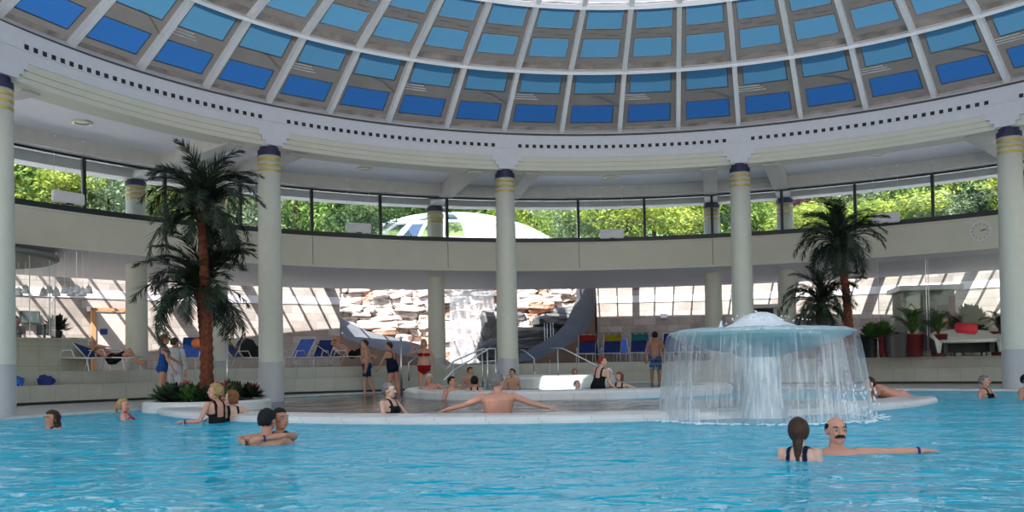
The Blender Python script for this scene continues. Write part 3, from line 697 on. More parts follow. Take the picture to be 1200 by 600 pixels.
# ---- palms ----
def frond_mesh(seed, L=1.45, droop=.9, m='palm_leaf'):
    r = random.Random(seed); mb = MB(); pts = []; n = 16; ang = r.uniform(.9,1.1); x = z = 0; st = L/n
    for i in range(n+1):
        pts.append(V(x, 0, z)); t = i/n; th = ang-droop*1.95*t**1.4; x += st*cos(th); z += st*sin(th)
    mb.tube(pts, [.016*(1-.85*i/n)+.002 for i in range(n+1)], 5)
    for i in range(2, n*3):
        t = i/(n*3); k = t*n; j = min(int(k), n-1); p = pts[j].lerp(pts[j+1], k-j); T = (pts[j+1]-pts[j]).normalized(); U = T.cross(V(0,1,0))
        if U.z < 0: U = -U
        l = .38*sin(pi*(.12+.85*t))**.7*r.uniform(.85,1.1)
        for s in (-1, 1):
            d = (V(0,s,0)*.62+T*.8+U*r.uniform(-.25,.3)).normalized(); b = T*.016; e = p+d*l+V(0,0,-.10*l); mm = p+d*l*.55+V(0,0,-.02)
            mb.face([mb.bm.verts.new(q) for q in (p-b, p+b, mm+T*.012, e, mm-T*.012)])
    me = bpy.data.meshes.new('frond'); mb.bm.to_mesh(me); mb.bm.free(); me.materials.append(MATS[m]); return me
FM = [frond_mesh(i, droop=.75+.12*i) for i in range(5)]
FG = [frond_mesh(30+i, droop=.6+.15*i, m='leaf_mid') for i in range(3)]
def fronds(par, base, n, scale, lo, hi, seed, meshes=FM, name='frond'):
    r = random.Random(seed)
    for i in range(n):
        o = bpy.data.objects.new(name, meshes[r.randrange(len(meshes))]); C.objects.link(o); o.parent = par; o.location = base
        el_ = lo+(hi-lo)*((i*.7548)%1); o.rotation_euler = (0, -el_, i*2.399+r.uniform(-.2,.2)); s = scale*r.uniform(.85,1.12); o.scale = (s, s, s)
def palm(base, top, trunk_r, crown_s, label, nf, seed, lean=.0, lower=None, group=None, full=True):
    t = thing('palm_tree', label, 'palm tree', base, 0, group); b = Vector(base); h = Vector(top)-b
    mb = MB(); n = 40; pts = [h*(i/n)+V(lean*sin(pi*i/n), 0, 0) for i in range(n+1)]
    mb.tube(pts, [trunk_r*(1.15-.5*i/n)*(1.12 if i%2 else .93) for i in range(n+1)], 12); mb.build('trunk', 'palm_trunk', parent=t)
    fronds(t, h, nf, crown_s, -1.25, .75, seed)
    mb = MB(); mb.ell(h-V(0,0,.05), (trunk_r*1.3, trunk_r*1.3, .16)); mb.build('crown_shaft', 'palm_trunk', parent=t)
    return t
b0 = PW(242, 476, d=18.6); b0.z = .2
palm(b0, PW(235, 248, d=18.4), .125, 1.08, 'tall dark-fronded palm standing in the flower bed at the left', 56, 1, .05)
b1 = V(b0.x-.02, b0.y+.42, .2)
palm(b1, PW(233, 342, d=18.95), .09, 1.14, 'shorter palm whose low fronds spread below the tall left palm', 46, 2, -.03)
b2 = PW(994, 420, d=24.4); b2.z = .05
palm(b2, PW(984, 286, d=24.2), .13, .98, 'tall palm with an orange-brown trunk behind the fountain at the right', 50, 3, .1)
b3 = V(b2.x-.6, b2.y+.6, .05)
palm(b3, PW(962, 356, d=24.9), .10, .95, 'shorter dark palm below the tall palm behind the fountain', 44, 4, .0)
# planter with the left palms
pc = V(b0.x+.05, b0.y-.05, 0)
pl = MB().lathe([(1.28,-.3),(1.28,.17),(1.24,.21),(1.05,.21),(1.02,.17),(1.02,.12),(0,.12)], (pc.x, pc.y, 0), 48).build('planter', 'marble_rim')
tag(pl, 'low round marble planter holding the left palms and red flowers', 'planter')
MB().lathe([(1.02,.19),(0,.22)], (pc.x, pc.y, 0), 32).build('soil', 'soil', parent=pl)
def bush_mesh(seed, n, m, leaf=.11, spr=(.25,.25,.22)):
    r = random.Random(seed); mb = MB()
    for i in range(n):
        a = r.uniform(0,6.28); e = r.uniform(.05,1.4); d = V(cos(a)*cos(e), sin(a)*cos(e), sin(e)); p = V(d.x*spr[0], d.y*spr[1], d.z*spr[2])*r.uniform(.2,1); T = (d+V(0,0,.2)).normalized(); W_ = T.cross(V(0,0,1)).normalized()*leaf*.22
        mb.face([mb.bm.verts.new(q) for q in (p, p+T*leaf*.5+W_, p+T*leaf+V(0,0,-.02), p+T*leaf*.5-W_)])
    me = bpy.data.meshes.new('leaves'); mb.bm.to_mesh(me); mb.bm.free(); me.materials.append(MATS[m]); return me
BM = [bush_mesh(1, 160, 'leaf_dark', .2), bush_mesh(2, 150, 'leaf_mid', .18), bush_mesh(3, 110, 'palm_leaf', .3, (.2,.2,.2))]
i = 0
for a in range(0, 360, 24):
    for R_ in (.85, .5):
        if rnd.random() < .2: continue
        i += 1; o = bpy.data.objects.new('flower_plant', BM[i%3]); C.objects.link(o); p = pc+V(R_*cos(D(a)), R_*sin(D(a)), .2); o.location = p; s = rnd.uniform(.7,1.1); o.scale = (s,s,s); o.rotation_euler = (0,0,a)
        tag(o, 'leafy flowering plant among those at the foot of the left palms', 'plant', 'leafy plants in the round planter')
        if i % 2 == 0:
            mb = MB()
            for q in range(5):
                f = V(rnd.uniform(-.16,.16), rnd.uniform(-.16,.16), rnd.uniform(.25,.4))
                for k in range(5): mb.ell(f+V(.022*cos(k*1.26), .022*sin(k*1.26), 0), (.02,.02,.014), sub=1)
            mb.build('flowers', 'red_flower', parent=o)
# ---- people ----
def frame(fwd, up):
    up = Vector(up).normalized(); f = Vector(fwd); f = (f-up*f.dot(up)).normalized(); return f, up, f.cross(up)
def person(label, head, H=1.70, sex='m', look=(0,-1,0), F=None, U=(0,0,1), aL=None, aR=None, lL=None, lR=None, skin='skin_tan', hair='hair_brown', style='short', wear=None, wm='cloth_black', vox=.011, hu=(0,0,1), extra=None, band=None, fat=1., wear2=None, wm2=None, tash=False, grp=None, name='person'):
    k = H/1.70; hf, hup, hs = frame(look, hu); F = F or look; F, U, S = frame(F, U); head = Vector(head)
    fem = sex == 'f'; sh = head-hup*.075*k-U*.100*k-hf*.01*k     # shoulder line centre
    pel = sh-U*.50*k
    sw = (.165 if fem else .185)*k; hw = .085*k
    bones = []; mb = MB()
    # torso
    zs = [-.07,-.02,.08,.17,.26,.36,.44,.50,.535]
    ws = ([.10,.165,.172,.145,.135,.155,.165,.150,.075] if fem else [.10,.155,.160,.150,.155,.175,.190,.172,.085])
    ds = ([.09,.115,.115,.10,.09,.105,.11,.085,.06] if fem else [.09,.11,.112,.108,.105,.118,.122,.095,.065])
    mb.loft([pel+U*z*k for z in zs], [(a*k*fat, b*k*fat) for a, b in zip(ws, ds)], S, F, 16)
    R3 = Matrix((S, F, U)).transposed()
    if fem:
        for s in (-1, 1): mb.ell(pel+U*.36*k+F*.085*k*fat+S*s*.075*k, (.068*k, .055*k, .065*k), R3)
    elif fat > 1.1: mb.ell(pel+U*.16*k+F*.06*k, (.13*k, .10*k, .14*k), R3)
    for s in (-1, 1): mb.ell(pel-U*.01*k-F*.055*k+S*s*.07*k, (.08*k, .08*k, .095*k), R3)
    bones.append(('torso', pel-U*.05*k, sh, .14*k*fat))
    # neck, head
    mb.tube([sh-U*.02*k, sh+U*.05*k, head-hup*.04*k], [.088*k, .060*k, .057*k] if not fem else [.074*k, .050*k, .048*k], 12)
    k0 = k; k = k*1.1
    RH = Matrix((hs, hf, hup)).transposed()
    def hp(s, f, u): return head+hs*s*k+hf*f*k+hup*u*k
    mb.ell(hp(0,-.008,.022), (.074*k,.094*k,.092*k), RH); mb.ell(hp(0,.022,-.045), (.061*k,.070*k,.068*k), RH)
    mb.ell(hp(0,.052,-.085), (.026*k,.026*k,.022*k), RH)
    mb.tube([hp(0,.082,.022), hp(0,.100,-.008), hp(0,.108,-.022)], [.008*k,.012*k,.014*k], 6)
    mb.ell(hp(0,.080,.038), (.045*k,.018*k,.010*k), RH)
    for s in (-1, 1): mb.ell(hp(s*.078,-.005,-.008), (.009*k,.019*k,.030*k), RH); mb.ell(hp(s*.032,.072,-.018), (.022*k,.018*k,.02*k), RH)
    k = k0
    bones.append(('head', head-hup*.04*k, head+hup*.05*k, .09*k))
    # arms
    hands = []
    for nm, s, A in (('aL', -1, aL), ('aR', 1, aR)):
        A = A or ((S*s*.25-U), (S*s*.1-U+F*.15)); ud, fd = Vector(A[0]).normalized(), Vector(A[1]).normalized()
        s0 = sh+S*s*sw*fat**.5-U*.02*k; el_ = s0+ud*.285*k; wr = el_+fd*.245*k; g = 1 if not fem else .88
        mb.ell(s0, (.058*k*g,.058*k*g,.056*k*g))
        mb.tube([s0, s0.lerp(el_,.35), s0.lerp(el_,.8), el_], [.052*k*g,.050*k*g,.038*k*g,.037*k*g], 10)
        mb.ell(el_, (.038*k*g,)*3)
        mb.tube([el_, el_.lerp(wr,.3), wr], [.036*k*g,.040*k*g,.026*k*g], 10)
        bones.append((nm+'u', s0+ud*.03, el_, .045*k)); bones.append((nm+'f', el_, wr, .035*k))
        pn = Vector(A[2]).normalized() if len(A) > 2 else (F if abs(F.dot(fd)) < .8 else -U)   # palm normal
        pn = (pn-fd*pn.dot(fd)).normalized(); sd_ = fd.cross(pn)*s
        cu = A[3] if len(A) > 3 else .35
        Mx = Matrix((sd_, pn, fd)).transposed()
        pc_ = wr+fd*.048*k; mb.ell(pc_, (.040*k,.017*k,.052*k), Mx); mb.tube([wr-fd*.01, wr+fd*.03*k], [.024*k,.022*k], 8)
        for q in range(4):
            b_ = wr+fd*(.085-.004*abs(q-1.3))*k+sd_*(q-1.5)*.0205*k; ln = (.062,.070,.066,.050)[q]*k; c1 = (fd+pn*cu*.6+sd_*(q-1.5)*.10).normalized(); c2 = (fd+pn*cu*1.8+sd_*(q-1.5)*.08).normalized()
            mb.tube([b_-fd*.02*k, b_, b_+c1*ln*.5, b_+c1*ln*.5+c2*ln*.5], [.0095*k,.0095*k,.0088*k,.0075*k], 6)
        tb = wr+fd*.03*k-sd_*.028*k; td = (fd*.7-sd_*.8+pn*.3).normalized(); mb.tube([tb, tb+td*.035*k, tb+(td+fd*.4).normalized()*.062*k], [.013*k,.011*k,.009*k], 6)
        hands.append((wr, fd, el_)); bones.append((nm+'h', wr, wr+fd*.16*k, .02*k))
    # legs
    for nm, s, Lg in (('lL', -1, lL), ('lR', 1, lR)):
        Lg = Lg or (-U+S*s*.05, -U); td, cd = Vector(Lg[0]).normalized(), Vector(Lg[1]).normalized(); h0 = pel+S*s*hw-U*.03*k
        kn = h0+td*.43*k; an = kn+cd*.41*k; g = fat**.7*(1.0 if not fem else 1.04)
        mb.tube([h0, h0.lerp(kn,.3), h0.lerp(kn,.8), kn], [.088*k*g,.082*k*g,.058*k*g,.054*k*g], 12); mb.ell(kn, (.054*k*g,)*3)
        mb.tube([kn, kn.lerp(an,.3), kn.lerp(an,.75), an], [.052*k*g,.056*k*g,.038*k*g,.033*k*g], 10); mb.ell(an, (.036*k,)*3)
        fd2 = Vector(Lg[2]).normalized() if len(Lg) > 2 else (F+U*-.15).normalized() if abs(cd.dot(F)) < .7 else (U-cd*U.dot(cd)).normalized()
        dn = (cd-fd2*cd.dot(fd2)).normalized()
        mb.tube([an-fd2*.045*k+dn*.03*k, an+fd2*.03*k+dn*.03*k, an+fd2*.12*k+dn*.045*k, an+fd2*.17*k+dn*.05*k], [(.036*k,.036*k),(.038*k,.036*k),(.042*k,.024*k),(.034*k,.015*k)], 10)
        bones.append((nm+'t', h0, kn, .07*k)); bones.append((nm+'c', kn, an, .045*k)); bones.append((nm+'x', an, an+fd2*.15*k, .03*k))
    mat_ = MATS[skin]
    raw = mb.build('tmp', mat_, smooth=True)
    md = raw.modifiers.new('r', 'REMESH'); md.mode = 'VOXEL'; md.voxel_size = vox*k; md.use_smooth_shade = True
    ms = raw.modifiers.new('s', 'SMOOTH'); ms.factor = .5; ms.iterations = 3 if vox < .010 else 2
    dg = bpy.context.evaluated_depsgraph_get(); me = bpy.data.meshes.new_from_object(raw.evaluated_get(dg)); old = raw.data
    bpy.data.objects.remove(raw); bpy.data.meshes.remove(old)
    me.materials.clear(); me.materials.append(mat_)
    org = V(pel.x, pel.y, pel.z); me.transform(Matrix.Translation(-org))
    for p in me.polygons: p.use_smooth = True
    o = bpy.data.objects.new(name, me); C.objects.link(o); o.location = org; tag(o, label, 'person', grp)
    # garments from the body surface
    def garment(nm, m, test, th=.008):
        cl = []
        for v_ in me.vertices:
            P = v_.co+org; best = None
            for b in bones:
                d_ = b[2]-b[1]; t = max(0, min(1, (P-b[1]).dot(d_)/d_.length_squared)); ds_ = (P-(b[1]+d_*t)).length-b[3]
                if best is None or ds_ < best[0]: best = (ds_, b[0], t)
            q = P-pel; cl.append(test(best[1], best[2], q.dot(U)/k, q.dot(S)/k, q.dot(F)/k))
        g = MB(); mp = {}
        for p in me.polygons:
            if sum(cl[i] for i in p.vertices) >= len(p.vertices)-1:
                vs = []
                for i in p.vertices:
                    if i not in mp: mp[i] = g.bm.verts.new(me.vertices[i].co+me.vertices[i].normal*th)
                    vs.append(mp[i])
                g.face(vs)
        if not mp: g.bm.free(); return
        bmesh.ops.solidify(g.bm, geom=g.bm.faces[:], thickness=.004); x = g.build(nm, m, parent=o, smooth=True); return x
    T = {
     'suit': lambda b, t, u, s, f: (b == 'torso' or b.endswith('t') and u > -.10-.0) and u > -.12 and (u < .33 or (u < .42 and f > .02 and abs(s) < .13) or (.33 <= u < .56 and .055 < abs(s) < .10) or (f < 0 and u < .27)) and not (f < 0 and u > .27 and abs(s) < .055),
     'trunks': lambda b, t, u, s, f: (b == 'torso' and u < .09) or (b in ('lLt','lRt') and t < .72),
     'briefs': lambda b, t, u, s, f: (b == 'torso' and u < .045) or (b in ('lLt','lRt') and u > -.07 and u < .045),
     'top': lambda b, t, u, s, f: b == 'torso' and ((.315 < u < .40 and f > .0 and abs(s) > .012) or (.325 < u < .355) or (.40 <= u < .55 and abs(abs(s)-.065) < .010)),
     'shirt': lambda b, t, u, s, f: (b == 'torso' and -.05 < u) and u < .56 or (b in ('aLu','aRu') and t < .6),
     'robe': lambda b, t, u, s, f: (b == 'torso' and u < .56) or b in ('aLu','aRu') or (b in ('aLf','aRf') and t < .7) or (b in ('lLt','lRt')),
    }
    nmw = {'suit':'swimsuit','trunks':'swim_trunks','briefs':'bikini_briefs','top':'bikini_top','shirt':'shirt','robe':'bathrobe'}
    if wear: garment(nmw[wear], wm, T[wear], .014 if wear in ('trunks','robe','shirt') else .006)
    if wear2: garment(nmw[wear2], wm2, T[wear2], .006)
    # hair
    k = k0*1.1
    if style != 'none':
        mbh = MB(); seed_ = V(head.x, head.y, 0)
        def fn(p):
            sx, fy, uz = p.x, p.y, p.z
            if style == 'bald': inh = uz < .42 and uz > -.42 and fy < .30
            elif style == 'short': inh = (uz > (-.62 if fy < -.35 else -.12)) and (fy < .30 or uz > .60)
            elif style == 'cap': inh = uz > -.35 and (fy < .45 or uz > .42)
            else: inh = (fy < .34 or uz > .58) and uz > -.75
            if not inh: return .80
            a_ = 1.10 if style in ('short','bald','cap') else 1.16
            if style == 'bald': a_ = 1.05
            if style == 'cap': return a_
            return a_+.05*noise.noise(p*5+seed_)+(.10*noise.noise(p*9+seed_) if style == 'curly' else 0)
        mbh.ell(org*0+(hp(0,-.012,.018)-org), (.077*k,.098*k,.097*k), RH, sub=4, fn=fn)
        h0 = hp(0,-.012,.018)-org; q = lambda s, f, u: hp(s, f, u)-org
        if style == 'pony': mbh.tube([q(0,-.09,.03), q(0,-.14,.03), q(0,-.16,-.05), q(0,-.14,-.13)], [.03*k,.035*k,.03*k,.010*k], 8)
        if style == 'bun': mbh.ell(q(0,-.115,.02), (.045*k,.04*k,.045*k), RH)
        if style == 'long': mbh.tube([q(0,-.05,-.03), q(0,-.078,-.13), q(0,-.085,-.21), q(.005,-.09,-.27), q(.01,-.10,-.34)], [(.072*k,.05*k),(.050*k,.036*k),(.034*k,.028*k),(.028*k,.022*k),(.010*k,.010*k)], 12)
        if style == 'curly':
            r5 = random.Random(int(abs(head.x)*100))
            for _ in range(26):
                a = r5.uniform(1.9, 7.5); u_ = r5.uniform(-.12,.07); mbh.ell(q(.078*cos(a), -.03+.075*sin(a) if sin(a) < .4 else -.01, u_), (.026*k,)*3, sub=2)
        if style in ('bob',):
            mbh.loft([q(0,-.03,.02), q(0,-.035,-.05), q(0,-.04,-.10)], [(.086*k,.085*k),(.084*k,.075*k),(.074*k,.06*k)], hs, hf, 16)
        mbh.build('swim_cap' if style == 'cap' else 'hair', hair, parent=o, smooth=True)
    if vox < .0125:
        for s in (-1, 1):
            e = MB(); e.ell(hp(s*.031,.0835,.012)-org, (.013*k,.008*k,.0085*k), RH); e.build('eye', 'eye_white', parent=o, smooth=True)
            e = MB(); e.ell(hp(s*.031,.0895,.012)-org, (.006*k,.004*k,.006*k), RH); e.build('iris', 'eye_dark', parent=o.children[-1] if False else o, smooth=True)
            e = MB(); e.tube([hp(s*.012,.088,.034)-org, hp(s*.032,.090,.040)-org, hp(s*.054,.076,.034)-org], [.004*k,.0055*k,.003*k], 6); e.build('eyebrow', hair if style != 'cap' else 'hair_grey', parent=o, smooth=True)
        e = MB(); e.tube([hp(-.024,.079,-.054)-org, hp(0,.090,-.052)-org, hp(.024,.079,-.054)-org], [.003*k,.0075*k,.003*k], 6); e.build('lips', 'lips', parent=o, smooth=True)
    if tash:
        e = MB(); e.tube([hp(-.040,.076,-.048)-org, hp(-.02,.094,-.036)-org, hp(0,.100,-.034)-org, hp(.02,.094,-.036)-org, hp(.040,.076,-.048)-org], [.005*k,.011*k,.009*k,.011*k,.005*k], 8); e.build('moustache', 'hair_black', parent=o, smooth=True)
    if band is not None:
        wr, fd, el_ = hands[band]; c_ = wr.lerp(el_, .1)-org; e = MB(); e.tube([c_-fd*.010, c_+fd*.010], [.034*k,.034*k], 12); e.build('wristband', 'towel_navy', parent=o, smooth=True)
    return o
L_, R_X, AW, TW, UP, DN = V(-1,0,0), V(1,0,0), V(0,1,0), V(0,-1,0), V(0,0,1), V(0,0,-1)
def wh(x, y, d=None, z=None): return PW(x, y, d=d) if d else PW(x, y, z=z)
person('moustached balding man in the foreground water stretching one arm to the right', wh(980,505,d=7.9), 1.74, 'm', look=V(0,-1,.06), F=V(.05,-1,0), U=V(.02,.12,1), aR=(V(-.55,-.3,-.8),V(-.2,-.6,-.7)), aL=(V(1,-.12,.04),V(1,-.12,.03),V(0,0,-1),.15), skin='skin_red', hair='hair_black', style='bald', vox=.0085, tash=True, band=0)
person('girl with long wet brown hair seen from behind beside the moustached man', wh(936,506,d=7.5), 1.52, 'f', look=V(.5,1,0), F=V(.75,1,0), U=V(-.02,.03,1), aL=(V(-.05,.25,-1),V(.4,.8,-.3)), aR=(V(.12,.0,-1),V(.4,.8,-.3)), skin='skin_pale', hair='hair_brown', style='long', wear='suit', wm='cloth_navy', vox=.0085)
# hugging couple
person('dark-haired man seen from behind hugging a woman in the pool', wh(313,493,d=9.9), 1.80, 'm', look=V(.15,1,0), F=V(.1,1,0), U=V(.03,.16,1), aL=(V(-.5,.7,-.6),V(.6,.8,-.1)), aR=(V(.5,.7,-.6),V(-.5,.8,-.1)), skin='skin_tan', hair='hair_black', style='short', vox=.0095, fat=1.0)
person('dark-haired woman facing right with her arm around the man she hugs', wh(328,491.5,d=10.08), 1.68, 'f', look=V(.85,-.6,-.05), F=V(-.1,-1,0), U=V(.0,-.10,1), aR=(V(-.95,-.2,-.05),V(.35,-.9,-.05),V(1,0,0),.4), aL=(V(-.12,-1,.12),V(-.88,-.42,-.10),V(0,1,0),.5), skin='skin_tan', hair='hair_black', style='short', wear='suit', wm='cloth_black', vox=.0095, band=0)
# swimmers left
person('dark curly-haired swimmer alone at the left edge of the pool', wh(60.5,491,d=13.4), 1.66, 'f', look=V(-.5,-1,.15), F=V(-.2,-1,0), U=V(0,.5,1), skin='skin_tan', hair='hair_brown', style='curly', wear='suit', wm='cloth_navy')
person('fair swimmer with blond ponytail facing right near the left wall', wh(145,475.5,d=15.4), 1.66, 'f', look=V(1,-.35,.05), F=V(1,.2,0), U=V(-.35,.1,1), aL=(V(.7,.5,-.6),V(1,.3,-.3)), skin='skin_red', hair='hair_blond', style='pony', wear='suit', wm='cloth_pink')
person('woman with curly blond hair and black swimsuit stretching an arm to the left', wh(252,459,d=14.0), 1.68, 'f', look=V(-1,-.2,0), F=V(-.9,.6,0), U=V(-.05,.0,1), aL=(V(-.35,-.25,-.9),V(-1,-.1,-.02),V(0,0,-1),.2), aR=(V(-.5,.6,-.6),V(-.8,.4,-.3)), skin='skin_red', hair='hair_blond', style='curly', wear='suit', wm='cloth_black', band=0, vox=.010)
person('auburn-haired woman facing left behind the curly blond woman', wh(271,466,d=14.4), 1.62, 'f', look=V(-1,.1,-.1), F=V(-.6,.8,0), U=V(.0,.05,1), aR=(V(.6,.3,-.6),V(1,.2,-.2),V(0,0,-1),.2), skin='skin_pale', hair='hair_auburn', style='bob', wear='suit', wm='cloth_black')
# on the outer rim
person('grey-haired woman in a black swimsuit resting her arm on the rim', wh(456,458,d=14.2), 1.66, 'f', look=V(1,-.2,0), F=V(.85,-.5,0), U=V(-.06,.05,1), aR=(V(.15,-.45,-.9),V(.55,-.75,-.25),V(0,0,-1),.6), aL=(V(.5,.5,-.7),V(.8,.2,-.5)), skin='skin_pale', hair='hair_grey', style='short', wear='suit', wm='cloth_black', fat=1.15, vox=.010)
person('grey-haired man seen from behind with both arms spread on the rim', wh(583,448,d=13.6), 1.88, 'm', look=V(.55,.9,0), F=V(.05,1,0), U=V(-.03,-.06,1), aL=(V(-1,-.05,-.42),V(-1,-.25,-.22),V(0,0,-1),.3), aR=(V(1,-.05,-.42),V(1,-.35,-.25),V(0,0,-1),.5), skin='skin_red', hair='hair_grey', style='short', vox=.010, fat=1.25)
# whirlpool
person('white-haired tanned man lounging with one arm out under the woman in the red bikini', wh(503.5,444,d=23.5), 1.75, 'm', look=V(.3,-1,.1), F=V(.3,-1,0), U=V(-.25,.1,1), aR=(V(-.5,.3,-.8),V(-.3,-.3,-.8)), aL=(V(.75,-.3,-.6),V(.75,-.2,.45)), skin='skin_red', hair='hair_white', style='short')
person('dark-haired man in the whirlpool facing right, left of the dark-haired woman with a bun', wh(530,447.5,d=21.6), 1.72, 'm', look=V(.9,-.6,.05), F=V(.6,-.8,0), skin='skin_red', hair='hair_black', style='short')
person('boy with brown hair half hidden behind the woman with the dark bun', wh(551.5,435,d=24.2), 1.5, 'm', look=V(.7,-.7,-.1), F=V(0,-1,0), skin='skin_tan', hair='hair_brown', style='short')
person('woman with dark hair in a bun seen from behind in the whirlpool', wh(556,447,d=21.3), 1.65, 'f', look=V(.1,1,0), F=V(0,1,0), U=V(0,-.05,1), skin='skin_red', hair='hair_black', style='bun', wear='suit', wm='cloth_black', fat=1.1)
person('black-haired boy in front of the third big column', wh(600,437,d=23.2), 1.5, 'm', look=V(-.6,-.8,0), F=V(-.4,.9,0), skin='skin_tan', hair='hair_black', style='short')
person('small boy with grey-brown hair low in the whirlpool before the sunlit wall', wh(676.5,451,d=20.9), 1.4, 'm', look=V(.6,-.8,0), F=V(0,-1,0), U=V(0,.3,1), skin='skin_pale', hair='hair_grey', style='short')
person('reddish bather whose head just shows over the sunlit white wall', wh(673.5,437,d=26.2), 1.6, 'm', look=V(.2,-1,0), F=V(0,-1,0), skin='skin_red', hair='hair_auburn', style='short')
person('red-haired woman in a black swimsuit sitting on the whirlpool rim', wh(706,424,d=21.6), 1.72, 'f', look=V(.9,-.1,0), F=V(.6,.8,0), U=V(.22,.05,1), aR=(V(.1,-.1,-1),V(.75,.1,-.65),V(0,0,-1),.4), aL=(V(.2,.6,-.8),V(.6,.4,-.6)), lL=(V(.6,.8,-.1),V(0,.1,-1)), lR=(V(.8,.6,-.1),V(0,.1,-1)), skin='skin_pale', hair='hair_red', style='short', wear='suit', wm='cloth_black', fat=1.1)
person('bather in a white swim cap between the red-haired and the brown-haired woman', wh(713.5,437,d=23.5), 1.65, 'f', look=V(-.3,-1,0), F=V(-.3,-1,0), skin='skin_pale', hair='cap_white', style='cap', wear='shirt', wm='towel_white')
person('brown-haired woman in a black bikini leaning back right of the white cap', wh(725.5,442,d=21.9), 1.62, 'f', look=V(-.8,-.6,0), F=V(-.2,-1,0), U=V(.08,.0,1), aL=(V(1,-.2,-.35),V(.5,-.3,-.8)), aR=(V(-1,-.2,-.5),V(-.5,-.3,-.8)), skin='skin_pale', hair='hair_auburn', style='bob', wear='suit', wm='cloth_black')
# walkers
person('man in blue swim shorts walking left beside the terrace', wh(427,403,d=27.3), 1.72, 'm', look=V(-1,-.2,0), F=V(-.95,-.3,0), U=V(-.10,0,1), aR=(V(.15,0,-1),V(-.25,-.1,-1)), aL=(V(.1,0,-1),V(-.2,.1,-1)), lL=(V(-.25,0,-1),V(.05,0,-1)), lR=(V(.20,0,-1),V(.40,0,-1)), skin='skin_red', hair='hair_brown', style='short', wear='trunks', wm='cloth_blue', vox=.013, fat=1.18)
person('woman in a navy one-piece swimsuit following the man in blue shorts', wh(455.5,406,d=26.8), 1.72, 'f', look=V(-1,.1,0), F=V(-.9,.4,0), U=V(-.18,0,1), aR=(V(.2,.2,-1),V(.1,0,-1)), aL=(V(-.45,.2,-.8),V(-.5,.1,-.8)), lL=(V(-.2,0,-1),V(.1,0,-1)), lR=(V(.15,0,-1),V(.2,0,-1)), skin='skin_red', hair='hair_brown', style='short', wear='suit', wm='cloth_navy', fat=1.32, vox=.013)
person('woman in a red bikini with one hand raised to her face', wh(496.5,403,d=26.6), 1.72, 'f', look=V(-.1,-1,-.05), F=V(.05,-1,0), aR=(V(-.85,-.1,-.4),V(.55,-.35,.75)), aL=(V(.35,0,-1),V(.1,.05,-1)), skin='skin_red', hair='hair_blond', style='bob', wear='briefs', wm='cloth_red', wear2='top', wm2='cloth_red', vox=.013, fat=1.2)
person('bare-backed man in patterned blue shorts standing left of the fountain', wh(767.5,393.5,d=26.6), 1.72, 'm', look=V(.1,1,0), F=V(0,1,0), aL=(V(-.35,0,-1),V(.0,.1,-1)), aR=(V(.35,0,-1),V(-.05,.1,-1)), skin='skin_brown', hair='hair_black', style='short', wear='trunks', wm='shorts_pattern', vox=.013)
person('tanned bather in a blue top bending forward left of the palms', wh(193,398,d=21.2), 1.72, 'f', look=V(.6,.5,-.3), F=V(.8,.5,0), U=V(.05,.05,1), aL=(V(.5,.3,-.8),V(.6,.3,-.4)), aR=(V(.2,-.1,-1),V(.5,0,-.8)), lL=(V(.1,0,-1),V(-.2,0,-1)), lR=(V(-.15,0,-1),V(-.15,0,-1)), skin='skin_tan', hair='hair_auburn', style='short', wear='suit', wm='towel_blue', vox=.013)
person('person wrapped in a white bathrobe behind the left palm fronds', wh(205,402,d=22.0), 1.74, 'm', look=V(.3,1,0), F=V(.2,1,0), aL=(V(-.3,0,-1),V(0,.1,-1)), aR=(V(.3,0,-1),V(0,.1,-1)), skin='skin_tan', hair='hair_brown', style='short', wear='robe', wm='towel_white', vox=.013)
# right side
person('short-haired man lying chest-down on the right end of the curved rim', wh(1018,450,d=16.6), 1.75, 'm', look=V(-1,-.25,0), F=V(-.5,-.2,-1), U=V(-1,-.15,.30), aR=(V(-.35,-.9,-.6),V(.5,-.6,-.25),V(0,0,-1),.2), aL=(V(-.6,.5,-.8),V(-.7,.1,-.3)), lL=(V(1,.12,-.22),V(1,.2,-.35)), lR=(V(1,.12,-.25),V(1,.2,-.35)), skin='skin_red', hair='hair_brown', style='short')
person('grey-haired woman in a black swimsuit alone at the right of the pool', wh(1154,447,d=18), 1.62, 'f', look=V(.75,-.7,0), F=V(.6,-.8,0), U=V(-.04,0,1), aR=(V(-.3,-.2,-.9),V(0,-.5,-.8)), aL=(V(.7,.1,-.7),V(.8,-.3,-.5)), skin='skin_red', hair='hair_grey', style='short', wear='suit', wm='cloth_black', fat=1.1)
person('dark-haired bather cut off by the right edge of the photo', wh(1204,446,d=17.0), 1.68, 'm', look=V(.6,-.8,0), F=V(.5,-.9,0), skin='skin_tan', hair='hair_black', style='short')
def put_(mb, name, m, par, smooth=False): return mb.build(name, m, parent=par, smooth=smooth)
ZD = .86
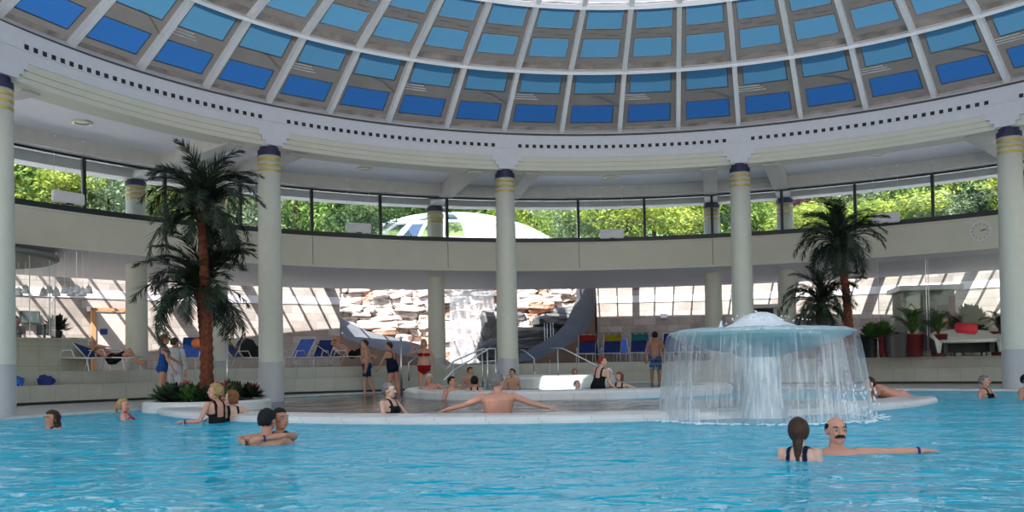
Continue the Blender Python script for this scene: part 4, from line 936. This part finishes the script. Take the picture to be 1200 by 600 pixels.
# ---- ceiling lamps, downlights, hung boxes ----
for i, (px, py, wh_) in enumerate(((96,143,'above the leftmost window panes'),(427,197.5,'between the second and third big columns'),(716,207,'between the third and fourth big columns'),(1027,181,'at the right above the palm'))):
    c = PW(px, py, z=6.76); c.z = 6.76
    t = thing('ceiling_lamp', 'round flush ceiling lamp with a pale ring '+wh_, 'ceiling lamp', c, 0, 'round ceiling lamps')
    put_(MB().lathe([(.16,0),(.24,0),(.24,-.035),(.16,-.03)], n=24), 'lamp_ring', 'lamp_ring', t, True); put_(MB().lathe([(.15,-.012),(0,-.012)], n=20), 'lamp_glass', 'white_plastic', t)
    bx = (80, 420, 717, 1038)[i]; by = (232, 267, 274, 255.5)[i]
    b = PW(bx, by, R=16.75); a = math.atan2(b.x-CX, b.y-CY)
    t = thing('hanging_box', 'white oblong box hung on wires '+wh_, 'hanging box', b, -a, 'hung white boxes')
    mb = MB().box((0,0,0), (.80,.16,.30)); bmesh.ops.bevel(mb.bm, geom=mb.bm.edges[:], offset=.025, segments=2, affect='EDGES'); put_(mb, 'box_body', 'white_plastic', t)
    put_(MB().box((0,-.06,-.16), (.16,.06,.03)), 'catch', 'black_plastic', t)
    for s in (-.36, .36): put_(MB().tube([(s,0,.15),(s,0,6.74-b.z)], .005, 4), 'wire', 'steel', t)
    for s in (-.36, .36): put_(MB().lathe([(0,6.66-b.z),(.05,6.67-b.z),(.065,6.70-b.z),(.05,6.75-b.z),(0,6.76-b.z)], (s,0,0), 12), 'hook_cup', 'white_plastic', t, True)
# ---- wall clock ----
c = PW(1149, 271, R=16.99); a = math.atan2(c.x-CX, c.y-CY)
t = thing('wall_clock', 'round pale wall clock on the balcony fascia at the right', 'clock', c, -a)
mb = MB()
for k in range(40):
    b0_, b1_ = 2*pi*k/40, 2*pi*(k+1)/40
    for r0, r1, y0, y1 in ((.255,.285,-.05,-.05),(.285,.285,-.05,0),(.255,.255,-.03,-.05)):
        mb.quad(V(r0*cos(b0_),y0,r0*sin(b0_)), V(r1*cos(b0_),y1,r1*sin(b0_)), V(r1*cos(b1_),y1,r1*sin(b1_)), V(r0*cos(b1_),y0,r0*sin(b1_)))
put_(mb, 'clock_rim', 'steel', t)
mb = MB(); mb.face([mb.bm.verts.new((.258*cos(2*pi*k/40), -.03, .258*sin(2*pi*k/40))) for k in range(40)]); put_(mb, 'clock_face', 'cream_paint', t)
mb = MB()
for k in range(12): q = 2*pi*k/12; M = Matrix.Rotation(-q, 3, 'Y'); mb.box((.215*sin(q), -.034, .215*cos(q)), (.014,.006,.05), Matrix.Rotation(q, 3, 'Y'))
put_(mb, 'hour_marks', 'dark_gap', t)
for ln, ang, nm in ((.13,1.18,'hour_hand'),(.19,1.35,'minute_hand')): put_(MB().box((ln/2*sin(ang), -.04, ln/2*cos(ang)), (.018,.006,ln), Matrix.Rotation(ang, 3, 'Y')), nm, 'black_plastic', t)
# ---- loungers ----
def lounger(label, p, rz, back=.95, light=False, group=None, towel=None, tl=None):
    t = thing('sun_lounger', label, 'sun lounger', p, rz, group); w = .62; f = 'blue_fabric_light' if light else 'blue_fabric'
    # head at +y, feet at -y, origin on floor
    mb = MB()
    for s in (-1, 1):
        mb.tube([(s*w/2,-.95,.32),(s*w/2,-.2,.34),(s*w/2,.35,.34)], .018, 6)
    for y in (-.95,-.3,.35): mb.tube([(-w/2,y,.33),(w/2,y,.33)], .016, 6)
    put_(mb, 'frame', 'white_metal', t, True)
    for s in (-1, 1):
        for y, dy in ((-.75,-.08),(.28,.12)): put_(MB().tube([(s*w/2,y,.33),(s*w/2,y+dy,0)], .016, 6), 'leg', 'white_metal', t, True)
        put_(MB().tube([(s*w/2,.30,.34),(s*(w/2+.03),.15,.54),(s*(w/2+.03),-.20,.54),(s*w/2,-.28,.34)], .017, 6), 'armrest', 'white_metal', t, True)
    mb = MB(); n = 10
    pr = [(y, .355-.03*sin(pi*(y+.95)/1.3)) for y in [-.95+1.3*i/n for i in range(n+1)]]
    for i in range(n): mb.quad((-w/2+.02,pr[i][0],pr[i][1]), (w/2-.02,pr[i][0],pr[i][1]), (w/2-.02,pr[i+1][0],pr[i+1][1]), (-w/2+.02,pr[i+1][0],pr[i+1][1]))
    bmesh.ops.solidify(mb.bm, geom=mb.bm.faces[:], thickness=.02); put_(mb, 'seat_sling', f, t)
    c, s_ = cos(back), sin(back); L = .75
    mb = MB().box((0, .35+L/2*c, .36+L/2*s_), (w-.03, L, .025), Matrix.Rotation(back, 3, 'X')); put_(mb, 'back_sling', f, t)
    mb = MB().tube([(-w/2,.35,.35),(-w/2,.35+L*c,.36+L*s_),(w/2,.35+L*c,.36+L*s_),(w/2,.35,.35)], .018, 6); put_(mb, 'back_frame', 'white_metal', t, True)
    if towel:
        mb = MB(); top = V(0, .35+L*c, .36+L*s_); g = []
        for i in range(9):
            k = (i-4)/4; g.append([])
            for j in range(9):
                x = -w/2+.0+w*j/8; rip = .012*sin(j*2+i)
                dv = V(0, -c, -s_)*abs(k)*.26+V(0, -s_*.028 if k < 0 else s_*.028, c*.028) if abs(k) > .2 else V(0, 0, .035)
                if k > .2: dv = V(0, .03+rip, -abs(k)*.26)
                elif k < -.2: dv = V(0,-c,-s_)*abs(k)*.28+V(0,-s_,c)*(.035+rip)
                g[-1].append(mb.bm.verts.new(top+dv+V(x, 0, 0)))
        for i in range(8):
            for j in range(8): mb.face([g[i][j], g[i][j+1], g[i+1][j+1], g[i+1][j]])
        bmesh.ops.solidify(mb.bm, geom=mb.bm.faces[:], thickness=.02)
        o = mb.build('towel', towel, smooth=True); o.location = p; o.rotation_euler = (0,0,rz); tag(o, tl, 'towel')
    return t
def onDeck(px, d, z=ZD): q = PW(px, 420, d=d); q.z = z; return q
G1 = 'sun loungers along the stone wall right of the grotto'
for px, lab in ((694,'blue lounger against the stone wall, first right of the grotto'),(729,'blue lounger against the stone wall, second right of the grotto'),(757,'blue lounger against the stone wall left of the bare-backed man'),(797,'blue lounger against the stone wall behind the fountain top'),(826,'blue lounger against the stone wall nearest the fourth column')):
    q = onDeck(px, 36.2); lounger(lab, q, 0, .95, True, G1)
for px, tw, tl, lab in ((687,'towel_red','dark red towel hung over a dark blue lounger back','dark blue lounger seen from behind with a red towel'),(716,'towel_yellow','olive yellow towel hung over a dark blue lounger back','dark blue lounger seen from behind with a yellow towel'),(747,'towel_teal','teal towel hung over a dark blue lounger back','dark blue lounger seen from behind with a teal towel'),(784,None,None,'dark blue lounger seen from behind right of the bare-backed man'),(812,None,None,'dark blue lounger seen from behind, half behind the fountain')):
    q = onDeck(px, 32.6); lounger(lab, q, pi, 1.05, False, 'sun loungers with their backs to the pool', tw, tl)
G2 = 'sun loungers on the left terrace'
lounger('dark blue lounger beside the stone counter', onDeck(92, 23.0), D(62), .75, False, G2)
lounger('dark blue lounger under the man lying by the left column', onDeck(124, 23.2), D(75), .75, False, G2)
lounger('dark blue lounger under the yellow towel left of the second big column', onDeck(290, 28.2), D(80), .9, False, G2, 'towel_gold', 'golden yellow towel over the lounger left of the second big column')
lounger('dark blue lounger just right of the second big column', onDeck(343, 29.0), D(-25), .9, True, G2)
lounger('dark blue lounger facing away beside the grotto wall', onDeck(371, 29.5), D(-15), .85, False, G2)
lounger('dark blue lounger under the man lying by the grotto', onDeck(405, 30.0), D(70), .6, False, G2)
lounger('blue lounger behind the left palm trunk with a bright towel', onDeck(222, 26.5), D(10), .9, True, G2, 'towel_blue', 'bright blue patterned towel behind the left palm')
mb = MB(); c = onDeck(231, 26.2); mb.ell((c.x, c.y, 1.62), (.16,.10,.15), sub=3); tag(mb.build('ball', 'ball_orange', smooth=True), 'bright orange inflatable ball on the blue towel behind the left palm', 'ball')
# reclining people
def recl(label, px, py, d, dirx, skin, hair, wm, **k):
    U = V(-dirx*.85, .1, .55); person(label, wh(px, py, d=d), 1.72, 'm', look=V(dirx*.4,-.9,.2), F=V(dirx*.5,-.1,.85), U=U, hu=V(-dirx*.6,0,.8), aL=k.get('aL'), aR=k.get('aR'), lL=(V(dirx*.85,-.05,.55), V(dirx*.55,0,-.85)), lR=(V(dirx*.85,.05,.30), V(dirx*.75,0,-.55)), skin=skin, hair=hair, style='short', wear='trunks', wm=wm, vox=.013)
recl('man in dark trunks lying on a lounger by the left column, knees drawn up', 108.5, 403.5, 23.0, 1, 'skin_tan', 'hair_white', 'cloth_black', aR=(V(.4,-.5,.2),V(.8,0,-.1)), aL=(V(.5,.3,-.3),V(.8,0,0)))
recl('man lying on a lounger by the grotto with arms behind his head', 394, 402, 29.9, 1, 'skin_red', 'hair_brown', 'cloth_black', aR=(V(-.7,-.7,.35),V(.1,.6,.6)), aL=(V(-.7,.7,.35),V(.1,-.6,.6)))
mb = MB(); c = onDeck(291, 28.2); mb.ell((c.x, c.y, 1.50), (.26,.20,.30), sub=3, fn=lambda p: 1+.18*noise.noise(p*2.3)); mb.ell((c.x+.22, c.y, 1.38), (.18,.16,.20), sub=3, fn=lambda p: 1+.2*noise.noise(p*3)); tag(mb.build('bag', 'cloth_black', smooth=True), 'dark bundled bag on the lounger left of the second big column', 'bag')
# heads behind the loungers / fountain
person('bather sitting by the wall, dark hair showing above the fountain bowl left edge', wh(796,393.5,d=35.2), 1.7, 'f', look=V(-.9,-.4,0), F=V(-.5,-.8,0), skin='skin_red', hair='hair_brown', style='bob', vox=.014, wear='suit', lL=(V(-.5,-.9,0),V(0,0,-1)), lR=(V(-.5,-.9,0),V(0,0,-1)))
person('bather with red-brown hair sitting by the wall above the fountain bowl', wh(813,389,d=35.4), 1.7, 'm', look=V(-.2,-.9,0), F=V(-.3,-.9,0), skin='skin_red', hair='hair_auburn', style='short', vox=.014, wear='trunks', lL=(V(-.3,-.9,0),V(0,0,-1)), lR=(V(-.3,-.9,0),V(0,0,-1)))
person('person with dark hair just right of the fourth big column', wh(905,373,d=32), 1.75, 'm', look=V(-.6,.8,0), F=V(-.6,.8,0), skin='skin_red', hair='hair_black', style='short', vox=.014, wear='robe', wm='towel_white')
# towels on the ledge
for px, m_, lb in ((17,'towel_blue','light blue towel heaped on the lower ledge at far left'),(53,'towel_navy','navy blue towel folded on the lower ledge below the counter')):
    c = PW(px, 449, R=16.93); c.z = .55; mb = MB(); mb.ell((0,0,.10), (.22,.13,.14), sub=4, fn=lambda p: 1+.28*noise.noise(p*2.5+V(px,0,0)))
    for v_ in mb.bm.verts: v_.co.z = max(v_.co.z, 0)
    o = mb.build('towel', m_, smooth=True); o.location = (c.x, c.y, .53); tag(o, lb, 'towel')
# ---- reception counter (left) ----
a0_, a1_ = -.86, -.655
q = PW(77, 420, R=19.0); a1_ = math.atan2(q.x-CX, q.y-CY)
t = thing('reception_counter', 'long stone-clad counter standing on the left terrace', 'counter', (0,0,0))
put_(MB().arc([(17.6,.86),(17.6,1.66),(19.0,1.66),(19.0,.86)], -1.15, a1_, 20), 'counter_body', 'counter_tile', t)
put_(MB().arc([(17.55,1.66),(17.55,1.72),(19.05,1.72),(19.05,1.66)], -1.15, a1_+.003, 20), 'counter_top', 'counter_tile', t)
# glass canopy over the counter
cc = PO(18.6, a1_-.17, 0)
t = thing('glass_cabin', 'glass-panelled booth with a round dark canopy rising from the counter', 'glass booth', (cc.x, cc.y, 0))
put_(MB().lathe([(0,3.62),(2.3,3.62),(2.42,3.68),(2.42,3.76),(0,3.76)], n=48), 'canopy', 'booth_grey', t)
put_(MB().lathe([(2.30,1.73),(2.30,3.62)], n=48, a0=D(60), a1=D(230)), 'glass_panel', 'window_glass', t, True)
for k in range(9): q = D(60+170*k/8); put_(MB().tube([(2.31*sin(q),2.31*cos(q),1.73),(2.31*sin(q),2.31*cos(q),3.62)], .012, 4), 'glazing_bar', 'steel', t)
# spotlights string
for k, px in enumerate((14,22,30,51,58,66,76,83,90,97,104)):
    c = PW(px, 339.5+(k%2)*3, d=22.2); t = thing('spotlight', 'small white double spotlight in the row hanging by the left counter', 'spotlight', c, .5*k, 'row of small spotlights')
    put_(MB().lathe([(0,.10),(.05,.09),(.085,-.02),(.10,-.09),(.085,-.08),(0,.0)], n=14), 'lamp_head', 'white_plastic', t, True); put_(MB().tube([(0,0,.09),(0,0,3.85-c.z)], .006, 4), 'cable', 'steel', t)
    put_(MB().tube([(-.09,0,.05),(0,0,.13),(.09,0,.05)], .012, 5), 'bracket', 'steel', t)
# wall screen, door
def on_wall(px, py, R=24.7): c = PW(px, py, R=R); return c, -math.atan2(c.x-CX, c.y-CY)
c, r = on_wall(35, 372); t = thing('wall_screen', 'dark flat screen on the stone wall above the left counter', 'screen', c, r)
mb = MB().box((0,0,0), (.62,.06,.42)); put_(mb, 'screen_frame', 'black_plastic', t); put_(MB().box((0,-.035,0), (.56,.01,.36)), 'screen_glass', 'screen', t)
c, r = on_wall(129, 385, 24.6)
d1 = bpy.data.objects.new('door_1', None); C.objects.link(d1); d1.location = (c.x, c.y, ZD); d1.rotation_euler = (0,0,r); d1['kind'] = 'structure'
put_(MB().box((0,0,1.02), (.98,.06,2.04)), 'door_leaf', 'door_grey', d1); mb = MB()
for s in (-1, 1): mb.box((s*.56,-.02,1.07), (.14,.14,2.14))
mb.box((0,-.02,2.12), (1.26,.14,.10)); put_(mb, 'door_frame', 'orange_wood', d1); put_(MB().tube([(.36,-.04,1.0),(.36,-.10,1.0),(.24,-.10,1.0)], .014, 6), 'door_handle', 'steel', d1); put_(MB().box((-.22,-.04,1.35), (.24,.01,.2)), 'door_notice', 'towel_navy', d1)
# paper signs on wall
for px, py, w_, h_, lb in ((778,367,.28,.40,'white paper notice pinned on the stone wall above the loungers'),(106,362,.24,.16,'small pale notice on the stone wall left of the door')):
    c, r = on_wall(px, py, 24.74); t = thing('wall_notice', lb, 'notice', c, r); put_(MB().box((0,0,0), (w_,.015,h_)), 'sheet', 'towel_white', t); put_(MB().box((0,-.01,h_*.36), (w_*.8,.006,h_*.12)), 'heading', 'towel_pale', t)
# receptionist, monitor, pot plant on counter
person('person in a grey top sitting behind the left counter', wh(18.5,376,d=24.8), 1.72, 'f', look=V(.3,-.9,0), F=V(.2,-1,0), skin='skin_pale', hair='hair_grey', style='bob', wear='shirt', wm='cloth_grey', vox=.014)
c = PW(52, 386, R=18.4); t = thing('monitor', 'dark-framed monitor on the left counter', 'monitor', (c.x, c.y, 1.72), .5)
put_(MB().box((0,0,.24), (.36,.04,.28)), 'monitor_frame', 'black_plastic', t); put_(MB().box((0,-.025,.24), (.31,.01,.23)), 'screen_glass', 'screen', t); put_(MB().tube([(0,.03,0),(0,.03,.18)], .03, 8), 'stand', 'black_plastic', t)
c = PW(66, 384, R=18.3); o = tag(MB().lathe([(0,0),(.12,0),(.16,.2),(.13,.22),(0,.2)], n=16).build('counter_plant', 'black_pot', smooth=True), 'dark potted plant at the right end of the left counter', 'plant'); o.location = (c.x, c.y, 1.72)
q = bpy.data.objects.new('leaves', BM[2]); C.objects.link(q); q.parent = o; q.location = (0,0,.2); q.scale = (1.0,1.0,1.1)
# pole, rails
def rail(label, pts, d=None, posts=(), r=.022, name='handrail', cat='handrail', P3=None, grp=None):
    W_ = P3 or [PW(x, y, d=dd) for x, y, dd in pts]; o0 = V(W_[0].x, W_[0].y, 0); t = thing(name, label, cat, o0, 0, grp)
    put_(MB().tube([p-o0 for p in W_], r, 8), 'rail', 'steel', t, True)
    for x, y, dd, zb in posts: p = PW(x, y, d=dd); put_(MB().tube([p-o0, V(p.x, p.y, zb)-o0], r*.9, 8), 'post', 'steel', t, True)
    return t
rail('steel handrail sloping up from the whirlpool, left one of the pair by the third column', [(520,446,22.6),(530,435,22.8),(573,408.5,23.4),(581,408.5,23.4)], posts=((531,435,22.8,.0),(571,410,23.4,.0),(580.5,409,23.4,.0)))
rail('rear steel handrail of the pair left of the third big column', [(523,434,24.3),(530,424,24.4),(565,409,24.8),(573,409,24.8)], posts=((531,424,24.4,.0),(565,409,24.8,.0)))
rail('curved steel handrail right of the third big column', [(609,410,26.8),(613,410,26.8),(626,420,26.6),(626,436,26.6)], posts=((626,421,26.6,.1),))
rail('long steel handrail sloping down towards the red-haired woman', [(644,408,26.4),(657,408,26.2),(661,409,26.2),(700,429,25.2)], posts=((653.5,408,26.2,.1),(644,421,27.6,.1)))
rail('thin steel handrail beside the woman in the red bikini', [(479,446,26.5),(479,425,26.5),(489,418,26.6)], posts=())
c = PW(470.5, 452, d=26.0); t = thing('shower_pole', 'slim upright steel shower pole between the walking women', 'pole', (c.x, c.y, 0)); p1 = PW(470.5, 396, d=26.0)
put_(MB().tube([(0,0,0),(0,0,p1.z)], .03, 10), 'pole', 'steel', t, True); put_(MB().ell((0,0,p1.z), (.05,.05,.05)), 'cap', 'white_metal', t, True)
c = PW(266.5, 452, d=20.5); t = thing('steel_pole', 'thin steel pole right of the left palm trunk', 'pole', (c.x, c.y, .05)); p1 = PW(266.5, 399, d=20.5)
put_(MB().tube([(0,0,0),(0,0,p1.z-.05)], .02, 8), 'pole', 'steel', t, True); put_(MB().lathe([(0,.0),(.06,0),(.06,.02),(0,.03)], n=12), 'foot', 'steel', t)
# ---- right terrace: pots, plants, seat, booth, glass screen ----
def pot(label, px, d, r0, r1, h, m, plant, ps, name='potted_plant', n=0, py=None):
    c = onDeck(px, d); t = thing(name, label, 'potted plant', c)
    put_(MB().lathe([(0,0),(r0,0),(r0*1.03,.02),(r1,h-.05),(r1*1.08,h-.04),(r1*1.08,h),(r1*.92,h),(r1*.9,h-.05),(0,h-.06)], n=24), 'pot', m, t, True)
    if plant == 'palm':
        fronds(t, V(0,0,h), n or 12, ps, .1, 1.25, int(px), FG if 'bright' in label or 'green' in label else FM); put_(MB().tube([(0,0,h-.06),(0,0,h+.12)], .05, 8), 'stem', 'palm_trunk', t)
    else:
        for k in range(n or 3):
            q = bpy.data.objects.new('leaves', BM[{'bush':1,'dark':0,'spike':2}[plant]]); C.objects.link(q); q.parent = t; q.location = (.06*cos(k*2.1), .06*sin(k*2.1), h-.02+.05*k); q.scale = (ps,ps,ps*1.15); q.rotation_euler = (0,0,k)
    return t
RD_ = 25.0
pot('bushy bright green plant in a tall dark pot, leftmost of the right terrace pots', 1022, 26.2, .14, .16, .55, 'black_pot', 'bush', 1.1)
pot('bushy green plant in a slim dark pot with a red collar', 1036, 26.0, .12, .15, .62, 'red_pot', 'bush', 1.0)
pot('tall palm-like green plant in a big glossy red pot', 1070, 26.2, .26, .33, .68, 'red_pot', 'palm', .62, n=16)
pot('bright yellow-green palm-like plant in a slimmer red pot', 1100, 26.0, .20, .25, .66, 'red_pot', 'palm', .52, n=16)
pot('sparse dark plant in a square-shouldered red pot beside the rightmost column', 1173, 25.6, .24, .27, .70, 'red_pot', 'palm', .55, n=9)
pot('low dark-leaved plant behind the cream sofa', 1139, 27.6, .30, .36, .75, 'booth_grey', 'dark', 1.7, n=5)
# dark bins / stools
for px, w_, h_, lb in ((1048,.50,.62,'black cloth-covered stand right of the slim red-collared pot'),(1057,.30,.70,'taller black stand next to the big red pot')):
    c = onDeck(px, 25.6); mb = MB(); mb.loft([V(0,0,0), V(0,0,h_*.5), V(0,0,h_)], [(w_*.42,.14),(w_*.46,.15),(w_*.5,.17)], V(1,0,0), V(0,1,0), 14); o = mb.build('side_stand', 'black_plastic'); o.location = c; tag(o, lb, 'stand')
    put_(MB().lathe([(0,h_),(w_*.52,h_),(w_*.52,h_+.03),(0,h_+.03)], n=20), 'stand_top', 'black_plastic', o)
c = onDeck(1014, 26.4); o = tag(MB().lathe([(0,0),(.20,0),(.24,.62),(.26,.62),(.26,.68),(0,.68)], n=20).build('bucket', 'black_pot', smooth=True), 'dark round tub just right of the right palm trunk', 'tub'); o.location = c
# sofa
c = onDeck(1135, 25.4); t = thing('wicker_sofa', 'dark wicker sofa with cream seat cushions on the right terrace', 'sofa', c, -.45)
mb = MB(); 
for i in range(13):
    pass
mb.arc([(.58,.10),(.58,.40),(.70,.40),(.70,.10)], -2.0, 2.0, 24, (0, 0)); put_(mb, 'base', 'wicker', t)
mb = MB(); mb.lathe([(0,.38),(.60,.38),(.64,.42),(.60,.48),(0,.48)], n=32); [setattr(v_.co, 'x', v_.co.x*1.2) for v_ in mb.bm.verts]; put_(mb, 'seat_cushion', 'cream_cushion', t, True)
mb = MB(); g = []
for i in range(29):
    a = -2.1+4.1*i/28; top = .50+.30*max(0, sin(pi*min(1, i/28*1.15)))**.8; ca, sa = cos(a), sin(a)
    g.append([mb.bm.verts.new((r*1.25*sa, r*ca, z)) for r, z in ((.62,.38),(.70,top-.03),(.76,top),(.80,top-.04),(.74,.10),(.66,.10))])
for i in range(28):
    for j in range(6): mb.face([g[i][j], g[i][(j+1)%6], g[i+1][(j+1)%6], g[i+1][j]], None, 1 if j in (3,4,5) else 0)
mb.face(g[0]); mb.face(g[-1][::-1])
put_(mb, 'backrest', ['cream_cushion', 'wicker'], t, True)
for a in (-2.2,-.7,.7,2.2): put_(MB().tube([(.55*sin(a), .55*cos(a), 0), (.55*sin(a), .55*cos(a), .12)], .03, 6), 'leg', 'black_plastic', t)
mb = MB().box((0,0,0), (.60,.13,.34), Matrix.Rotation(-.5, 3, 'X')); bmesh.ops.bevel(mb.bm, geom=mb.bm.edges[:], offset=.05, segments=3, affect='EDGES'); o = mb.build('cushion', 'red_cushion', smooth=True); o.location = c+V(.02,.12,.80); o.rotation_euler = (0,.12,-.3); tag(o, 'large red cushion leaning on the wicker sofa', 'cushion')
# booth
c = onDeck(1091, 30.0); t = thing('sauna_booth', 'grey booth with flat overhanging roof behind the potted plants', 'booth', c, -.2)
put_(MB().box((0,.9,1.12), (1.65,1.6,2.24)), 'booth_body', 'booth_grey', t); put_(MB().box((0,.7,2.33), (2.0,2.1,.16)), 'roof', 'white_metal', t)
for s in (-.5, 0.02): put_(MB().box((s,.07,1.15), (.44,.04,1.9)), 'window_pane', 'booth_glass', t)
put_(MB().box((.42,.06,1.5), (.34,.03,.5)), 'poster', 'navy', t); put_(MB().box((.42,.055,1.15), (.34,.03,.28)), 'orange_panel', 'orange_wood', t); put_(MB().box((.74,.06,1.2), (.16,.05,1.7)), 'red_panel', 'red_pot', t)
# left small booth by 4th column
c = onDeck(893, 33); t = thing('kiosk', 'small kiosk with flat roof between the two columns right of the fountain top', 'kiosk', c, -.1)
put_(MB().box((0,.5,.95), (1.3,1.0,1.9)), 'kiosk_body', 'dark_brown', t); put_(MB().box((0,.4,1.98), (1.6,1.4,.14)), 'roof', 'white_metal', t); put_(MB().box((.52,-.02,.95), (.14,.06,1.9)), 'corner_post', 'white_paint', t)
# glass partition on the right terrace edge
for i, (x0, x1) in enumerate(((1031,1088),(1090,1176))):
    p0, p1 = PW(x0, 418, R=17.3), PW(x1, 418, R=17.3); p0.z = p1.z = .86; mid = (p0+p1)/2; L = (p1-p0).length; rz = math.atan2(p1.y-p0.y, p1.x-p0.x)
    t = thing('glass_screen', ['tall clear glass screen left of the joint in front of the red pots','tall clear glass screen in front of the wicker sofa'][i], 'glass screen', mid, rz)
    put_(MB().box((0,0,1.5), (L-.02,.012,2.96)), 'glass_panel', 'window_glass', t); 
    for s in (-1, 1): put_(MB().box((s*(L/2-.01),0,1.5), (.018,.025,2.96)), 'edge_strip', 'steel', t)
# ---- sun, sky, camera ----
az = D(5); el = D(47)
sd = bpy.data.lights.new('sun', 'SUN'); sd.energy = 12; sd.angle = .009; sd.color = (1, .96, .9)
so = bpy.data.objects.new('sun', sd); C.objects.link(so)
so.rotation_euler = V(-sin(az)*cos(el), -cos(az)*cos(el), sin(el)).to_track_quat('Z', 'Y').to_euler(); so.location = (0, -20, 30)
w = bpy.data.worlds.new('world'); bpy.context.scene.world = w; w.use_nodes = True; nt = w.node_tree
bg = nt.nodes['Background']; sk = nt.nodes.new('ShaderNodeTexSky'); sk.sky_type = 'NISHITA'; sk.sun_disc = False
sk.sun_elevation = el; sk.sun_rotation = pi+az; sk.air_density = 1; sk.dust_density = 2
nt.links.new(sk.outputs[0], bg.inputs['Color']); bg.inputs['Strength'].default_value = .30
cam = bpy.data.cameras.new('camera'); co = bpy.data.objects.new('camera', cam); C.objects.link(co)
cam.sensor_width = 36; cam.lens = FOC/1200*36; cam.shift_y = (Y0-300)/1200; cam.clip_end = 300; cam.clip_start = .05
co.matrix_world = Matrix.Translation((0, 0, CH)) @ Matrix.Rotation(pi/2+PIT, 4, 'X') @ Matrix.Rotation(-ROL, 4, 'Z')
sc = bpy.context.scene; sc.camera = co
sc.view_settings.view_transform = 'Standard'; sc.view_settings.look = 'None'; sc.view_settings.gamma = 1
sc.view_settings.use_curve_mapping = False; sc.view_settings.exposure = 0.3
sc.cycles.use_denoising = True; sc.cycles.max_bounces = 8; sc.cycles.diffuse_bounces = 5; sc.cycles.transparent_max_bounces = 24
sc.cycles.sample_clamp_indirect = 6
